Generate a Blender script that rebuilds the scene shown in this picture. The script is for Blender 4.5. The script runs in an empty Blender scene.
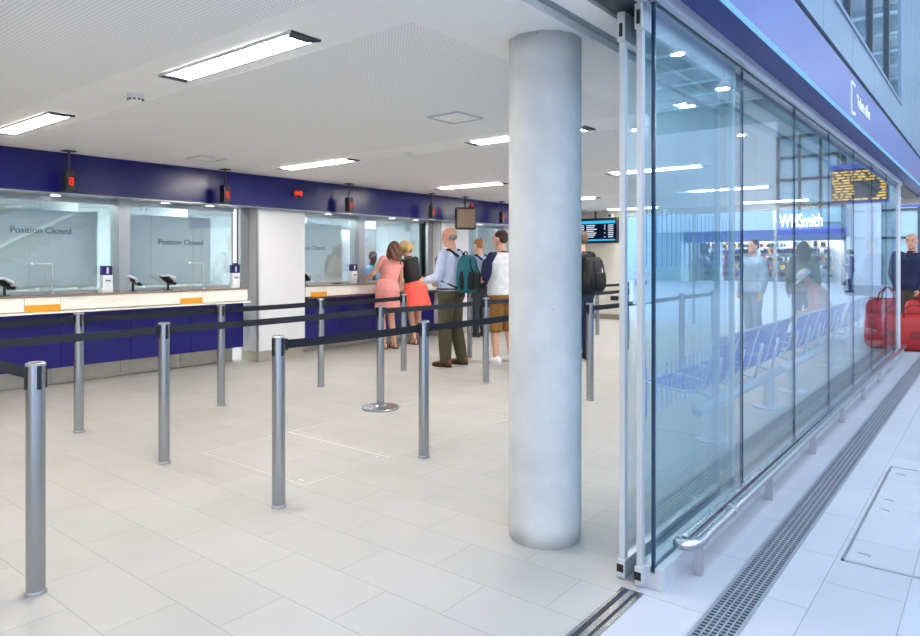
import bpy, bmesh, math, random
from mathutils import Vector, Matrix, Euler
random.seed(7)
SC = bpy.context.scene
COL = SC.collection
PI = math.pi
R = math.radians

# ---------------------------------------------------------------- materials
def lin(c):
    if isinstance(c, str):
        c = c.lstrip('#'); c = [int(c[i:i+2], 16)/255 for i in (0, 2, 4)]
    return tuple(((v/12.92) if v <= .04045 else ((v+.055)/1.055)**2.4) for v in c)

def nt(name):
    m = bpy.data.materials.new(name); m.use_nodes = True
    t = m.node_tree; t.nodes.clear()
    o = t.nodes.new('ShaderNodeOutputMaterial')
    return m, t, o

def mat(name, col, rough=.5, metal=0., var=.06, scale=12., bump=0., spec=.5, coat=0., stretch=None):
    m, t, o = nt(name); N = t.nodes; L = t.links
    b = N.new('ShaderNodeBsdfPrincipled'); c = lin(col)
    b.inputs['Roughness'].default_value = rough; b.inputs['Metallic'].default_value = metal
    b.inputs['Specular IOR Level'].default_value = spec; b.inputs['Coat Weight'].default_value = coat
    tc = N.new('ShaderNodeTexCoord'); mp = N.new('ShaderNodeMapping')
    L.new(tc.outputs['Object'], mp.inputs['Vector'])
    if stretch: mp.inputs['Scale'].default_value = stretch
    n = N.new('ShaderNodeTexNoise'); n.inputs['Scale'].default_value = scale; n.inputs['Detail'].default_value = 4
    L.new(mp.outputs[0], n.inputs['Vector'])
    r = N.new('ShaderNodeValToRGB')
    r.color_ramp.elements[0].position = .3; r.color_ramp.elements[1].position = .7
    r.color_ramp.elements[0].color = tuple(v*(1-var) for v in c)+(1,)
    r.color_ramp.elements[1].color = tuple(min(1, v*(1+var)) for v in c)+(1,)
    L.new(n.outputs['Fac'], r.inputs[0]); L.new(r.outputs[0], b.inputs['Base Color'])
    if bump:
        bp = N.new('ShaderNodeBump'); bp.inputs['Strength'].default_value = bump; bp.inputs['Distance'].default_value = .01
        L.new(n.outputs['Fac'], bp.inputs['Height']); L.new(bp.outputs[0], b.inputs['Normal'])
    L.new(b.outputs[0], o.inputs[0])
    return m

def emit(name, col, s=1., var=.03):
    m, t, o = nt(name); N = t.nodes; L = t.links
    e = N.new('ShaderNodeEmission'); e.inputs['Strength'].default_value = s
    n = N.new('ShaderNodeTexNoise'); n.inputs['Scale'].default_value = 3
    r = N.new('ShaderNodeValToRGB'); c = lin(col)
    r.color_ramp.elements[0].color = tuple(v*(1-var) for v in c)+(1,); r.color_ramp.elements[1].color = c+(1,)
    L.new(n.outputs['Fac'], r.inputs[0]); L.new(r.outputs[0], e.inputs[0]); L.new(e.outputs[0], o.inputs[0])
    return m

def glass(name, tint=(.87, .93, .95), f0=.04, rough=0., film=0.):
    """thin clear pane: see-through, with a mirror reflection that grows at grazing angles"""
    m, t, o = nt(name); N = t.nodes; L = t.links
    tr = N.new('ShaderNodeBsdfTransparent'); tr.inputs[0].default_value = tint+(1,)
    gl = N.new('ShaderNodeBsdfGlossy'); gl.inputs['Roughness'].default_value = rough
    gl.inputs['Color'].default_value = (.84, .90, .94, 1)
    lw = N.new('ShaderNodeLayerWeight'); lw.inputs['Blend'].default_value = .5
    # facing -> schlick
    p = N.new('ShaderNodeMath'); p.operation = 'POWER'; p.inputs[1].default_value = 5
    L.new(lw.outputs['Facing'], p.inputs[0])
    q = N.new('ShaderNodeMath'); q.operation = 'MULTIPLY_ADD'; q.inputs[1].default_value = (1-f0); q.inputs[2].default_value = f0
    L.new(p.outputs[0], q.inputs[0])
    mx = N.new('ShaderNodeMixShader')
    L.new(q.outputs[0], mx.inputs[0]); L.new(tr.outputs[0], mx.inputs[1]); L.new(gl.outputs[0], mx.inputs[2])
    L.new(mx.outputs[0], o.inputs[0])
    return m

def stone(name, rot, bw, rh, base, mortar, off=(0, 0, 0)):
    m, t, o = nt(name); N = t.nodes; L = t.links
    b = N.new('ShaderNodeBsdfPrincipled')
    g = N.new('ShaderNodeNewGeometry'); mp = N.new('ShaderNodeMapping')
    mp.inputs['Rotation'].default_value = (0, 0, rot); mp.inputs['Location'].default_value = off
    L.new(g.outputs['Position'], mp.inputs['Vector'])
    br = N.new('ShaderNodeTexBrick')
    br.offset = .5; br.inputs['Scale'].default_value = 1
    br.inputs['Brick Width'].default_value = bw; br.inputs['Row Height'].default_value = rh
    br.inputs['Mortar Size'].default_value = .0022; br.inputs['Mortar Smooth'].default_value = .3
    br.inputs['Bias'].default_value = 0
    c = lin(base)
    br.inputs['Color1'].default_value = tuple(v*.965 for v in c)+(1,)
    br.inputs['Color2'].default_value = tuple(v*1.03 for v in c)+(1,)
    br.inputs['Mortar'].default_value = lin(mortar)+(1,)
    L.new(mp.outputs[0], br.inputs['Vector'])
    def noise(scale, det, lo, hi):
        n = N.new('ShaderNodeTexNoise'); n.inputs['Scale'].default_value = scale; n.inputs['Detail'].default_value = det
        L.new(g.outputs['Position'], n.inputs['Vector'])
        mr = N.new('ShaderNodeMapRange'); mr.inputs['From Min'].default_value = .3; mr.inputs['From Max'].default_value = .7
        mr.inputs['To Min'].default_value = lo; mr.inputs['To Max'].default_value = hi
        L.new(n.outputs['Fac'], mr.inputs['Value']); return mr
    a1 = noise(160, 2, .93, 1.06); a2 = noise(2.2, 5, .955, 1.035)
    mm = N.new('ShaderNodeMath'); mm.operation = 'MULTIPLY'
    L.new(a1.outputs[0], mm.inputs[0]); L.new(a2.outputs[0], mm.inputs[1])
    vm = N.new('ShaderNodeVectorMath'); vm.operation = 'SCALE'
    L.new(br.outputs['Color'], vm.inputs[0]); L.new(mm.outputs[0], vm.inputs['Scale'])
    L.new(vm.outputs[0], b.inputs['Base Color'])
    b.inputs['Roughness'].default_value = .55
    b.inputs['Specular IOR Level'].default_value = .35
    L.new(b.outputs[0], o.inputs[0])
    return m

def perforated(name, base, hole, pitch=.022, rad=.23):
    m, t, o = nt(name); N = t.nodes; L = t.links
    b = N.new('ShaderNodeBsdfPrincipled'); g = N.new('ShaderNodeNewGeometry')
    s = N.new('ShaderNodeVectorMath'); s.operation = 'SCALE'; s.inputs['Scale'].default_value = 1/pitch
    L.new(g.outputs['Position'], s.inputs[0])
    f = N.new('ShaderNodeVectorMath'); f.operation = 'FRACTION'; L.new(s.outputs[0], f.inputs[0])
    sb = N.new('ShaderNodeVectorMath'); sb.operation = 'SUBTRACT'; sb.inputs[1].default_value = (.5, .5, 0)
    L.new(f.outputs[0], sb.inputs[0])
    mu = N.new('ShaderNodeVectorMath'); mu.operation = 'MULTIPLY'; mu.inputs[1].default_value = (1, 1, 0)
    L.new(sb.outputs[0], mu.inputs[0])
    ln = N.new('ShaderNodeVectorMath'); ln.operation = 'LENGTH'; L.new(mu.outputs[0], ln.inputs[0])
    lt = N.new('ShaderNodeMath'); lt.operation = 'LESS_THAN'; lt.inputs[1].default_value = rad
    L.new(ln.outputs['Value'], lt.inputs[0])
    mx = N.new('ShaderNodeMix'); mx.data_type = 'RGBA'
    mx.inputs['A'].default_value = lin(base)+(1,); mx.inputs['B'].default_value = lin(hole)+(1,)
    L.new(lt.outputs[0], mx.inputs['Factor']); L.new(mx.outputs['Result'], b.inputs['Base Color'])
    b.inputs['Roughness'].default_value = .85
    L.new(b.outputs[0], o.inputs[0]); return m

def concrete(name):
    m, t, o = nt(name); N = t.nodes; L = t.links
    b = N.new('ShaderNodeBsdfPrincipled'); tc = N.new('ShaderNodeTexCoord')
    n = N.new('ShaderNodeTexNoise'); n.inputs['Scale'].default_value = 3.2; n.inputs['Detail'].default_value = 9
    n.inputs['Roughness'].default_value = .6
    L.new(tc.outputs['Object'], n.inputs['Vector'])
    r = N.new('ShaderNodeValToRGB'); r.color_ramp.elements[0].position = .3; r.color_ramp.elements[1].position = .72
    r.color_ramp.elements[0].color = lin('#b1b2b1')+(1,); r.color_ramp.elements[1].color = lin('#cbccca')+(1,)
    L.new(n.outputs['Fac'], r.inputs[0])
    v = N.new('ShaderNodeTexVoronoi'); v.inputs['Scale'].default_value = 13
    L.new(tc.outputs['Object'], v.inputs['Vector'])
    v2 = N.new('ShaderNodeMath'); v2.operation = 'LESS_THAN'; v2.inputs[1].default_value = .05
    L.new(v.outputs['Distance'], v2.inputs[0])
    n2 = N.new('ShaderNodeTexNoise'); n2.inputs['Scale'].default_value = 5; L.new(tc.outputs['Object'], n2.inputs['Vector'])
    g2 = N.new('ShaderNodeMath'); g2.operation = 'GREATER_THAN'; g2.inputs[1].default_value = .56
    L.new(n2.outputs['Fac'], g2.inputs[0])
    mu = N.new('ShaderNodeMath'); mu.operation = 'MULTIPLY'; L.new(v2.outputs[0], mu.inputs[0]); L.new(g2.outputs[0], mu.inputs[1])
    mx = N.new('ShaderNodeMix'); mx.data_type = 'RGBA'; mx.inputs['B'].default_value = lin('#7d8082')+(1,)
    L.new(mu.outputs[0], mx.inputs['Factor']); L.new(r.outputs[0], mx.inputs['A'])
    L.new(mx.outputs['Result'], b.inputs['Base Color'])
    bp = N.new('ShaderNodeBump'); bp.inputs['Strength'].default_value = .25; bp.inputs['Distance'].default_value = .004
    L.new(n.outputs['Fac'], bp.inputs['Height']); L.new(bp.outputs[0], b.inputs['Normal'])
    b.inputs['Roughness'].default_value = .6
    L.new(b.outputs[0], o.inputs[0]); return m

M = dict(
    floor=stone('floor stone', 0, .6, .3, '#aaa8a4', '#918f89', (-.07, .05, 0)),
    pave=stone('paving stone', PI/2, .6, .3, '#b2b6bb', '#858b93', (0, 0, 0)),
    ceil=mat('ceiling paint', '#f3f2ef', .85, var=.01), perf=perforated('perforated board', '#f3f2f0', '#c3c5c6'),
    soffit=mat('brown grey soffit', '#857f78', .7), groove=mat('groove grey', '#9aa5a8', .8),
    concrete=concrete('cast concrete'),
    steel=mat('brushed steel', '#a6a8aa', .27, 1., var=.05, scale=30, stretch=(1, 1, .05)),
    steel2=mat('satin steel', '#b3b5b8', .38, .85, var=.05, scale=20, stretch=(1, 1, .05)),
    railm=mat('rail steel', '#b8bbbf', .24, .95, var=.03, scale=8),
    alu=mat('anodised aluminium', '#cfd3d8', .42, .7, var=.03, scale=30, stretch=(1, 1, .05)),
    black=mat('black plastic', '#15161a', .45), belt=mat('belt webbing', '#191c27', .75, var=.15, scale=300),
    blue=mat('ticket blue laminate', '#160f68', .3, var=.03, scale=1.2),
    bluef=mat('fascia blue', '#120d62', .26, var=.03, scale=1.2),
    blueo=mat('outdoor fascia blue', '#636ea8', .3, 0, var=.08, scale=.6), blues=mat('soffit blue', '#1b3080', .4),
    white=mat('white laminate', '#efece2', .4, var=.01), offw=mat('white painted panel', '#dcdde1', .5, var=.01),
    clad=mat('pearl cladding', '#8197ae', .3, .2, var=.03, scale=.7), kick=mat('kick plate steel', '#c2bcae', .35, .7, var=.08, scale=8),
    top=mat('worktop brown', '#8f8072', .45, var=.06, scale=30), ledge=mat('ledge brown', '#584b42', .5, var=.08, scale=30),
    orange=mat('orange strip', '#f0a01e', .5, var=.02), skirt=mat('skirting', '#8f887c', .5, .3),
    wall=mat('warm wall paint', '#d8d2c6', .8, var=.015), wall2=mat('office wall', '#c9d3d3', .8, var=.02, scale=2),
    cool=mat('cool white wall panel', '#dfe8ef', .6, var=.02, scale=1), teal=mat('teal glass spandrel', '#9db9bf', .2, var=.1, scale=1.5),
    blind=mat('roller blind', '#dbe3e2', .7, var=.03, scale=4), darkw=mat('window frame dark', '#3c4a52', .4, .3),
    text=mat('dark lettering', '#39454e', .6), textw=mat('white lettering', '#f4f6fa', .5, var=.01),
    glass=glass('clear glass'), glassw=glass('ticket window glass', (.92, .955, .955), .12),
    glasse=mat('glass edge', '#10304e', .15, .1, var=.15, scale=6, spec=.8), glassd=mat('dark glass', '#48617a', .06, .4, spec=.9),
    vinyl=mat('blue vinyl', '#4a76c8', .5), drain=mat('drain dark', '#2d333b', .8), grate=mat('grate steel', '#a2a8b0', .42, .6),
    brass=mat('pale metal trim', '#d2cec2', .5, .2), dark=mat('dark metal', '#333b46', .5, .4),
    lamp=emit('lamp diffuser', '#fff8ee', 27), led=emit('cyan strip light', '#86c6f4', .33), spot=emit('downlight', '#ffffff', .8),
    hall=emit('hall lamp', '#ffffff', 45), red=emit('red digits', '#ff3a28', .45), amber=emit('amber text', '#ffc94a', .5),
    scr=emit('screen blue black', '#101830', .3), scrc=emit('screen cyan', '#35bff0', .33), scrw=emit('screen white', '#e8f0ff', .3),
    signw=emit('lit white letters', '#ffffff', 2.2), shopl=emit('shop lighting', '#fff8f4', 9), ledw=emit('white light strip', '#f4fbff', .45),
    paper=mat('paper', '#f2f6fa', .7, var=.01), benchf=mat('bench frame', '#c3cdd8', .4, .4), wire=mat('blue wire', '#4f68c0', .45),
    redbag=mat('red fabric', '#a81c1a', .55, var=.12, scale=6, bump=.2), redd=mat('dark red piping', '#7c1517', .6),
    esc=mat('escalator steel', '#c4d3da', .25, .5), banner=mat('banner blue', '#2b9de0', .5), purple=mat('banner purple', '#4b50b4', .5),
    brown=mat('screen brown', '#8a735c', .3), beacon=mat('red beacon', '#c02424', .4),
)

# ---------------------------------------------------------------- mesh helpers
class MB:
    def __init__(s, o=(0, 0, 0)): s.bm = bmesh.new(); s.o = Vector(o)
    def box(s, x0, x1, y0, y1, z0, z1, bev=0, rot=None):
        o = s.o
        g = bmesh.ops.create_cube(s.bm, size=1)
        c = Vector(((x0+x1)/2, (y0+y1)/2, (z0+z1)/2))-o
        S = Matrix.Diagonal((x1-x0, y1-y0, z1-z0, 1))
        mt = Matrix.Translation(c) @ (rot.to_4x4() if rot else Matrix()) @ S
        bmesh.ops.transform(s.bm, matrix=mt, verts=g['verts'])
        if bev:
            es = list({e for v in g['verts'] for e in v.link_edges})
            bmesh.ops.bevel(s.bm, geom=es, offset=bev, segments=2, profile=.5, affect='EDGES')
        return s
    def cyl(s, p0, p1, r0, r1=None, n=20, caps=True):
        p0 = Vector(p0)-s.o; p1 = Vector(p1)-s.o; r1 = r0 if r1 is None else r1
        d = p1-p0; q = d.to_track_quat('Z', 'Y')
        g = bmesh.ops.create_cone(s.bm, cap_ends=caps, segments=n, radius1=r0, radius2=r1, depth=d.length)
        bmesh.ops.transform(s.bm, matrix=Matrix.Translation((p0+p1)/2) @ q.to_matrix().to_4x4(), verts=g['verts'])
        return s
    def tube(s, pts, r, n=12):
        pts = [Vector(p)-s.o for p in pts]
        rs = r if isinstance(r, (list, tuple)) else [r]*len(pts)
        rings = []; up = None
        for i, p in enumerate(pts):
            t = (pts[min(i+1, len(pts)-1)]-pts[max(i-1, 0)]).normalized()
            if up is None: up = Vector((0, 0, 1)) if abs(t.z) < .9 else Vector((1, 0, 0))
            a = t.cross(up).normalized(); b = a.cross(t).normalized(); up = b
            rings.append([s.bm.verts.new(p+rs[i]*(math.cos(k*2*PI/n)*a+math.sin(k*2*PI/n)*b)) for k in range(n)])
        s._skin(rings); return s
    def _skin(s, rings):
        n = len(rings[0])
        for A, B in zip(rings, rings[1:]):
            for k in range(n): s.bm.faces.new((A[k], A[(k+1) % n], B[(k+1) % n], B[k]))
        s.bm.faces.new(rings[0][::-1]); s.bm.faces.new(rings[-1])
    def loft(s, rings):
        s._skin([[s.bm.verts.new(Vector(p)-s.o) for p in r] for r in rings]); return s
    def ball(s, c, rx, ry=None, rz=None, rot=None, n=16):
        ry = ry or rx; rz = rz or rx
        g = bmesh.ops.create_uvsphere(s.bm, u_segments=n, v_segments=max(8, n*2//3), radius=1)
        m = Matrix.Translation(Vector(c)-s.o) @ (rot.to_4x4() if rot else Matrix()) @ Matrix.Diagonal((rx, ry, rz, 1))
        bmesh.ops.transform(s.bm, matrix=m, verts=g['verts']); return s
    def lathe(s, prof, c=(0, 0, 0), n=32):
        c = Vector(c)-s.o
        s._skin([[s.bm.verts.new(c+Vector((r*math.cos(k*2*PI/n), r*math.sin(k*2*PI/n), z))) for k in range(n)] for r, z in prof]); return s
    def prism(s, poly, axis, a, b):
        """extrude a 2D outline along an axis"""
        def P(u, v, w):
            return {'x': (w, u, v), 'y': (u, w, v), 'z': (u, v, w)}[axis]
        s.loft([[P(u, v, a) for u, v in poly], [P(u, v, b) for u, v in poly]]); return s
    def obj(s, name, m, parent=None, smooth=False, loc=None):
        bmesh.ops.recalc_face_normals(s.bm, faces=s.bm.faces)
        me = bpy.data.meshes.new(name); s.bm.to_mesh(me); s.bm.free()
        if smooth:
            for p in me.polygons: p.use_smooth = True
            if smooth == 'auto':
                for e in me.edges: pass
        me.materials.append(M[m] if isinstance(m, str) else m)
        o = bpy.data.objects.new(name, me); COL.objects.link(o)
        if parent: o.parent = parent
        if loc is not None: o.location = loc
        return o

def thing(name, label, cat, loc=(0, 0, 0), rz=0, group=None, kind=None):
    o = bpy.data.objects.new(name, None); COL.objects.link(o); o.empty_display_size = .1
    o.location = loc; o.rotation_euler = (0, 0, rz)
    return tag(o, label, cat, group, kind)
def tag(o, label=None, cat=None, group=None, kind=None):
    if label: o['label'] = label
    if cat: o['category'] = cat
    if group: o['group'] = group
    if kind: o['kind'] = kind
    return o
def kids(o): return [c for c in bpy.data.objects if c.parent == o]
def copy_tree(o, parent=None):
    c = o.copy(); COL.objects.link(c)
    if parent: c.parent = parent
    for k in kids(o): copy_tree(k, c)
    return c
def struct(name, mb, m, **k):
    o = mb.obj(name, m, **k); o['kind'] = 'structure'; return o
def text(name, body, size, loc, rot, m, parent=None, ext=.002, align='LEFT', shear=0, xs=1):
    cu = bpy.data.curves.new(name, 'FONT'); cu.body = body; cu.size = size; cu.extrude = ext; cu.align_x = align; cu.offset = size*.012 if m == 'textw' else 0
    cu.shear = shear
    cu.materials.append(M[m]); o = bpy.data.objects.new(name, cu); COL.objects.link(o)
    if parent: o.parent = parent
    me = bpy.data.meshes.new_from_object(o); me.materials.clear(); me.materials.append(M[m])
    bpy.data.objects.remove(o); o = bpy.data.objects.new(name, me); COL.objects.link(o)
    if parent: o.parent = parent
    o.location = loc; o.rotation_euler = rot; o.scale = (xs, 1, 1); return o
FX = (PI/2, 0, PI/2)      # lettering that faces +x
FY = (PI/2, 0, 0)         # lettering that faces -y
CZ = 2.55

# ---------------------------------------------------------------- camera
cd = bpy.data.cameras.new('camera'); cam = bpy.data.objects.new('camera', cd); COL.objects.link(cam)
cd.sensor_width = 36; cd.lens = 678/920*36; cd.shift_y = -58/920; cd.clip_end = 300
cam.location = (0, 0, 1.4); cam.rotation_euler = (PI/2, 0, R(38.5)); SC.camera = cam

# ---------------------------------------------------------------- setting: floors, ceilings, walls
struct('floor', MB().box(-11.2, -1.2, -4, 14.9, -.1, 0), 'floor')
struct('floor', MB().box(-1.2, 17, -14, 60, -.1, 0).box(-24, -1.2, 14.9, 60, -.1, 0), 'pave')
struct('ceiling', MB().box(-7.85, -2.14, -4, 14.8, CZ, CZ+.12).box(-2.14, -1.60, -4, 14.8, CZ-.04, CZ+.12).box(-1.50, -1.38, -4, 14.8, CZ-.04, CZ+.12), 'ceil')
struct('trim_1', MB().box(-1.60, -1.50, -4, 14.8, CZ+.0, CZ+.1), 'groove')
struct('trim_2', MB().box(-1.38, -1.15, -4, 14.8, CZ-.02, CZ+.12), 'soffit')
for a, b in ((-3.2, -1.0), (-.55, 1.95), (2.42, 5.02), (5.5, 8.02), (8.5, 11.0), (11.5, 13.9)):
    struct('ceiling', MB().box(-7.5, -2.19, a, b, CZ-.003, CZ+.01), 'perf')
struct('trim_3', MB().box(-7.85, -6.9, 14.74, 14.79, 0, .12), 'skirt')
struct('wall_end', MB().box(-11.2, -6.9, 14.8, 15, 0, 2.7).box(-6.9, -1.1, 14.8, 15, 2.42, 2.7), 'wall')
struct('wall_office', MB().box(-11.2, -11, -4, 14.8, 0, 2.7), 'wall2')
struct('wall_near', MB().box(-11.2, -1.6, -4.2, -4, 0, 2.7), 'wall')
struct('ceiling', MB().box(-11, -8.0, -4, 14.8, 2.46, 2.56), 'wall2')
struct('roof', MB().box(-11.2, -1.25, -4.2, 15, 2.78, 2.9), 'soffit')

# fascia above the windows, one flat thing per run
fz = 2.12
f = thing('fascia_board', 'long glossy dark blue fascia board running above the ticket windows', 'fascia', (-7.9, 5, fz))
MB((-7.9, 5, fz)).box(-7.95, -7.85, -4, 14.4, fz, CZ).obj('board', 'bluef', f)
mb = MB((-7.9, 5, fz))
mb.box(-8.36, -7.84, -4, 14.4, fz-.012, fz-.001); mb.obj('underside', 'steel2', f)
for y in (1.5, 2.25, 3.05, 4.3, 4.9, 6.9, 8.3, 8.9, 10.8, 12.2):
    MB((-7.9, 5, fz)).cyl((-8.08, y, fz-.012), (-8.08, y, fz-.02), .05).obj('downlight', 'spot', f)

# white pillars between the counters
for i, (y0, lab) in enumerate(((5.55, 'tall white panelled pillar between the closed windows and the women, left of their counter'),
                 (9.46, 'white panelled pillar behind the man with the teal rucksack'),
                 (13.35, 'white pillar at the far end of the ticket counters'))):
    p = thing('panelled_pillar', lab, 'pillar', (-8.1, y0+.4, 0), group='white pillars along the ticket counters')
    o_ = (-8.1, y0+.4, 0)
    MB(o_).box(-8.36, -7.95, y0, y0+.8, .14, fz-.015, .004).obj('panel', 'offw', p)
    MB(o_).box(-8.36, -7.97, y0+.015, y0+.785, 0, .14).obj('skirting', 'kick', p)
    MB(o_).box(-7.975, -7.945, y0-.012, y0+.012, 0, fz-.015).obj('corner_trim', 'steel2', p)

# ticket counters (three bays)
bays = [(-1.5, 5.42, 'long white and blue ticket counter under the two Position Closed windows'),
        (6.4, 9.42, 'ticket counter where the two women lean, between two white pillars'),
        (10.3, 13.3, 'farthest ticket counter behind the men, beyond the second pillar')]
strips = {0: [(2.72, 3.07), (4.45, 4.75), (.3, .65)], 1: [(6.5, 6.8)], 2: [(10.9, 11.2)]}
for i, (y0, y1, lab) in enumerate(bays):
    o_ = (-8.1, (y0+y1)/2, 0); c = thing('ticket_counter', lab, 'counter', o_, group='ticket counters')
    MB(o_).box(-8.7, -7.99, y0, y1, 1.0, 1.022, .003).obj('worktop', 'top', c)
    mb = MB(o_)
    cuts = [y0]+[v for s_ in sorted(strips[i]) for v in s_]+[y1]
    for a, b in zip(cuts, cuts[1:]): mb.box(-8.3, -8.0, a+.003, b-.003, .855, .999, .002)
    mb.obj('front_panel', 'white', c)
    MB(o_).box(-8.3, -7.93, y0, y1, .825, .845, .003).obj('shelf', 'ledge' if i else 'white', c)
    mb = MB(o_); n = max(2, round((y1-y0)/.8)); w = (y1-y0)/n
    for k in range(n): mb.box(-8.35, -8.1, y0+k*w+.003, y0+(k+1)*w-.003, .215, .82)
    mb.obj('lower_panel', 'blue', c)
    mb = MB(o_)
    for k in range(n): mb.box(-8.5, -8.36, y0+k*w+.002, y0+(k+1)*w-.002, .0, .212)
    mb.obj('kick_plate', 'kick', c)
    for a, b in strips[i]:
        MB(o_).box(-7.998, -7.985, a+.005, b-.005, .85, .922).obj('orange_strip', 'orange', c)

# ticket windows
wins = [(2.1, 3.76, 1, 'closed ticket window at far left with Position Closed sign, nearest the camera'),
        (3.9, 5.4, 1, 'second closed ticket window, left of the first white pillar, with Position Closed sign'),
        (6.42, 7.6, 1, 'closed ticket window right of the first white pillar, blind down'),
        (7.76, 9.3, 0, 'open ticket window with a clerk behind, where the women stand'),
        (10.32, 11.7, 0, 'ticket window just right of the second white pillar'),
        (11.85, 13.3, 0, 'farthest ticket window, close to the concrete column'),
        (.3, 1.96, 1, 'closed ticket window outside the left edge')]
for i, (y0, y1, closed, lab) in enumerate(wins[:6]):
    o_ = (-8.25, (y0+y1)/2, 1.022); w = thing('ticket_window', lab, 'window', o_, group='ticket windows')
    z0, z1 = 1.022, fz-.014
    mb = MB(o_)
    mb.box(-8.29, -8.22, y0, y1, z0, z0+.035).obj('bottom_rail', 'steel2', w)
    MB(o_).box(-8.29, -8.22, y0, y1, z1-.05, z1).obj('top_rail', 'steel2', w)
    mb = MB(o_)
    mb.box(-8.36, -8.14, y1, y1+.13, z0, z1)
    if i in (1, 3, 5): mb.box(-8.36, -8.2, y1+.0, y1+.15, z0, z1)
    mb.obj('side_post', 'steel2', w)
    MB(o_).box(-8.262, -8.25, y0, y1, z0+.035, z1-.05).obj('pane', 'glassw', w)
    if closed:
        MB(o_).box(-8.43, -8.425, y0+.02, y1-.28 if i == 1 else y1-.12, z0+.06, z1-.14).obj('blind', 'blind', w)
        tx = text('lettering', 'Position Closed', (.098, .098, .098)[i], (-.17, 0, 0), FX, 'text', w)
        ty = {0: 2.72, 1: 4.38, 2: 6.5}.get(i, y0+.4); tz = {0: 1.70, 1: 1.60, 2: 1.56}.get(i, 1.6)
        tx.location = (-.165, ty-o_[1], tz-o_[2])
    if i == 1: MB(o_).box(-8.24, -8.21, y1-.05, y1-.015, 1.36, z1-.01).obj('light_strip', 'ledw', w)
# office interior behind the windows
mb = MB()
for y in (3.9, 5.45, 7.7, 9.4, 11.8):
    mb.box(-10.9, -9.6, y, y+.05, 0, 2.4)
o = mb.obj('wall_partitions', 'wall2'); o['kind'] = 'structure'
for i, y in enumerate((2.9, 4.7, 6.9, 8.5, 10.9, 12.4)):
    t = thing('office_light', 'square ceiling light in the office behind the ticket windows', 'light', (-9.6, y, 2.44), group='office lights behind the windows')
    MB().box(-.32, .32, -.32, .32, -.03, .02).obj('frame', 'offw', t)
    MB().box(-.28, .28, -.28, .28, -.036, -.03).obj('diffuser', emit('office diffuser', '#f6fbff', 18) if i == 0 else bpy.data.materials['office diffuser'], t)
t = thing('office_board', 'plain white wall board behind the clerk in the open window', 'board', (-9.58, 8.6, 1.2))
MB().box(0, .03, -.8, .75, -1.2, .78, .004).obj('panel', 'paper', t); MB().box(-.005, .035, -.82, .77, .78, .8).obj('rim', 'steel2', t)

# counter equipment ------------------------------------------------
def place_on(y, x=-8.12): return (x, y, 1.022)
def mk_reader(lab, loc, rz):
    t = thing('card_reader', lab, 'card reader', loc, rz, 'card readers on the counter'); t.scale = (1.25, 1.25, 1.1)
    MB().cyl((0, 0, 0), (0, 0, .008), .045).cyl((0, 0, .008), (0, 0, .09), .011).obj('stand', 'black', t)
    rot = Euler((R(35), 0, 0)).to_matrix()
    MB().box(-.045, .045, -.085, .085, .1, .132, .008, rot).obj('body', 'black', t)
    mb = MB()
    for a in range(3):
        for b in range(4):
            v = rot @ Vector((-.025+a*.025, -.06+b*.022, .019)); mb.box(v.x-.008, v.x+.008, v.y-.007, v.y+.007, .116+v.z-.003, .116+v.z+.003, 0, rot)
    mb.obj('keypad', 'offw', t)
    v = rot @ Vector((0, .05, .018)); MB().box(v.x-.03, v.x+.03, v.y-.02, v.y+.02, .116+v.z-.002, .116+v.z+.002, 0, rot).obj('screen', 'glassd', t)
    MB().tube([(-.06, -.02, .10), (-.085, 0, .14), (-.06, .05, .17), (0, .09, .165), (.05, .05, .17), (.07, 0, .15)], .012, 8).obj('privacy_shield', 'offw', t, smooth=True)
    return t
mk_reader('black card reader on a stand at the far left end of the counter', place_on(2.58, -8.13), R(200))
mk_reader('black card reader in the middle of the second closed window', place_on(4.36, -8.13), R(200))
mk_reader('small black card reader just right of the steel window post', place_on(3.95, -8.19), R(170))
mk_reader('black card reader beside the white pillar, in front of the third window', place_on(6.52, -8.17), R(200))
def mk_mic(lab, loc):
    t = thing('gooseneck_microphone', lab, 'microphone', loc, 0, 'bent white microphones at the windows')
    MB().cyl((0, 0, 0), (0, 0, .012), .03).obj('base', 'offw', t)
    MB().tube([(0, 0, .01), (0, 0, .31), (0, -.004, .33), (0, -.02, .338), (0, -.17, .338)], .0085, 8).obj('tube', 'offw', t, smooth=True)
    MB().ball((0, -.19, .338), .018, .026, .018).obj('head', 'offw', t, smooth=True)
mk_mic('white bent microphone tube standing in the far left window', place_on(3.05, -8.17))
mk_mic('white bent microphone tube in the second closed window', place_on(4.86, -8.17))
def mk_disp(lab, loc, rz=0):
    t = thing('leaflet_dispenser', lab, 'leaflet holder', loc, rz, 'leaflet holders beside the windows')
    MB().box(-.04, .04, -.055, .055, 0, .2, .003).obj('box', 'paper', t)
    MB().box(-.04, .03, -.055, .055, .202, .31, .003).obj('header', 'blue', t)
    MB().box(.04, .045, -.03, .03, .13, .145).obj('print', 'text', t); MB().box(.03, .034, -.012, .012, .22, .29).obj('symbol', 'textw', t)
    MB().box(-.01, .05, -.09, -.06, 0, .05).obj('tray', 'offw', t)
mk_disp('blue topped leaflet holder against the steel post of the far left window', place_on(3.63, -8.17))
mk_disp('blue topped leaflet holder at the right end of the second window', place_on(5.33, -8.17))
mk_disp('leaflet holder between the third window and the clerk', place_on(7.5, -8.17))
t = thing('pen_tray', 'dark pen tray on the sill of the third window', 'tray', place_on(7.1, -8.1))
MB().box(-.03, .03, -.1, .1, 0, .008).obj('base', 'black', t); MB().tube([(0, -.08, .014), (0, .07, .014)], .006, 6).obj('pen', 'dark', t)

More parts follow.
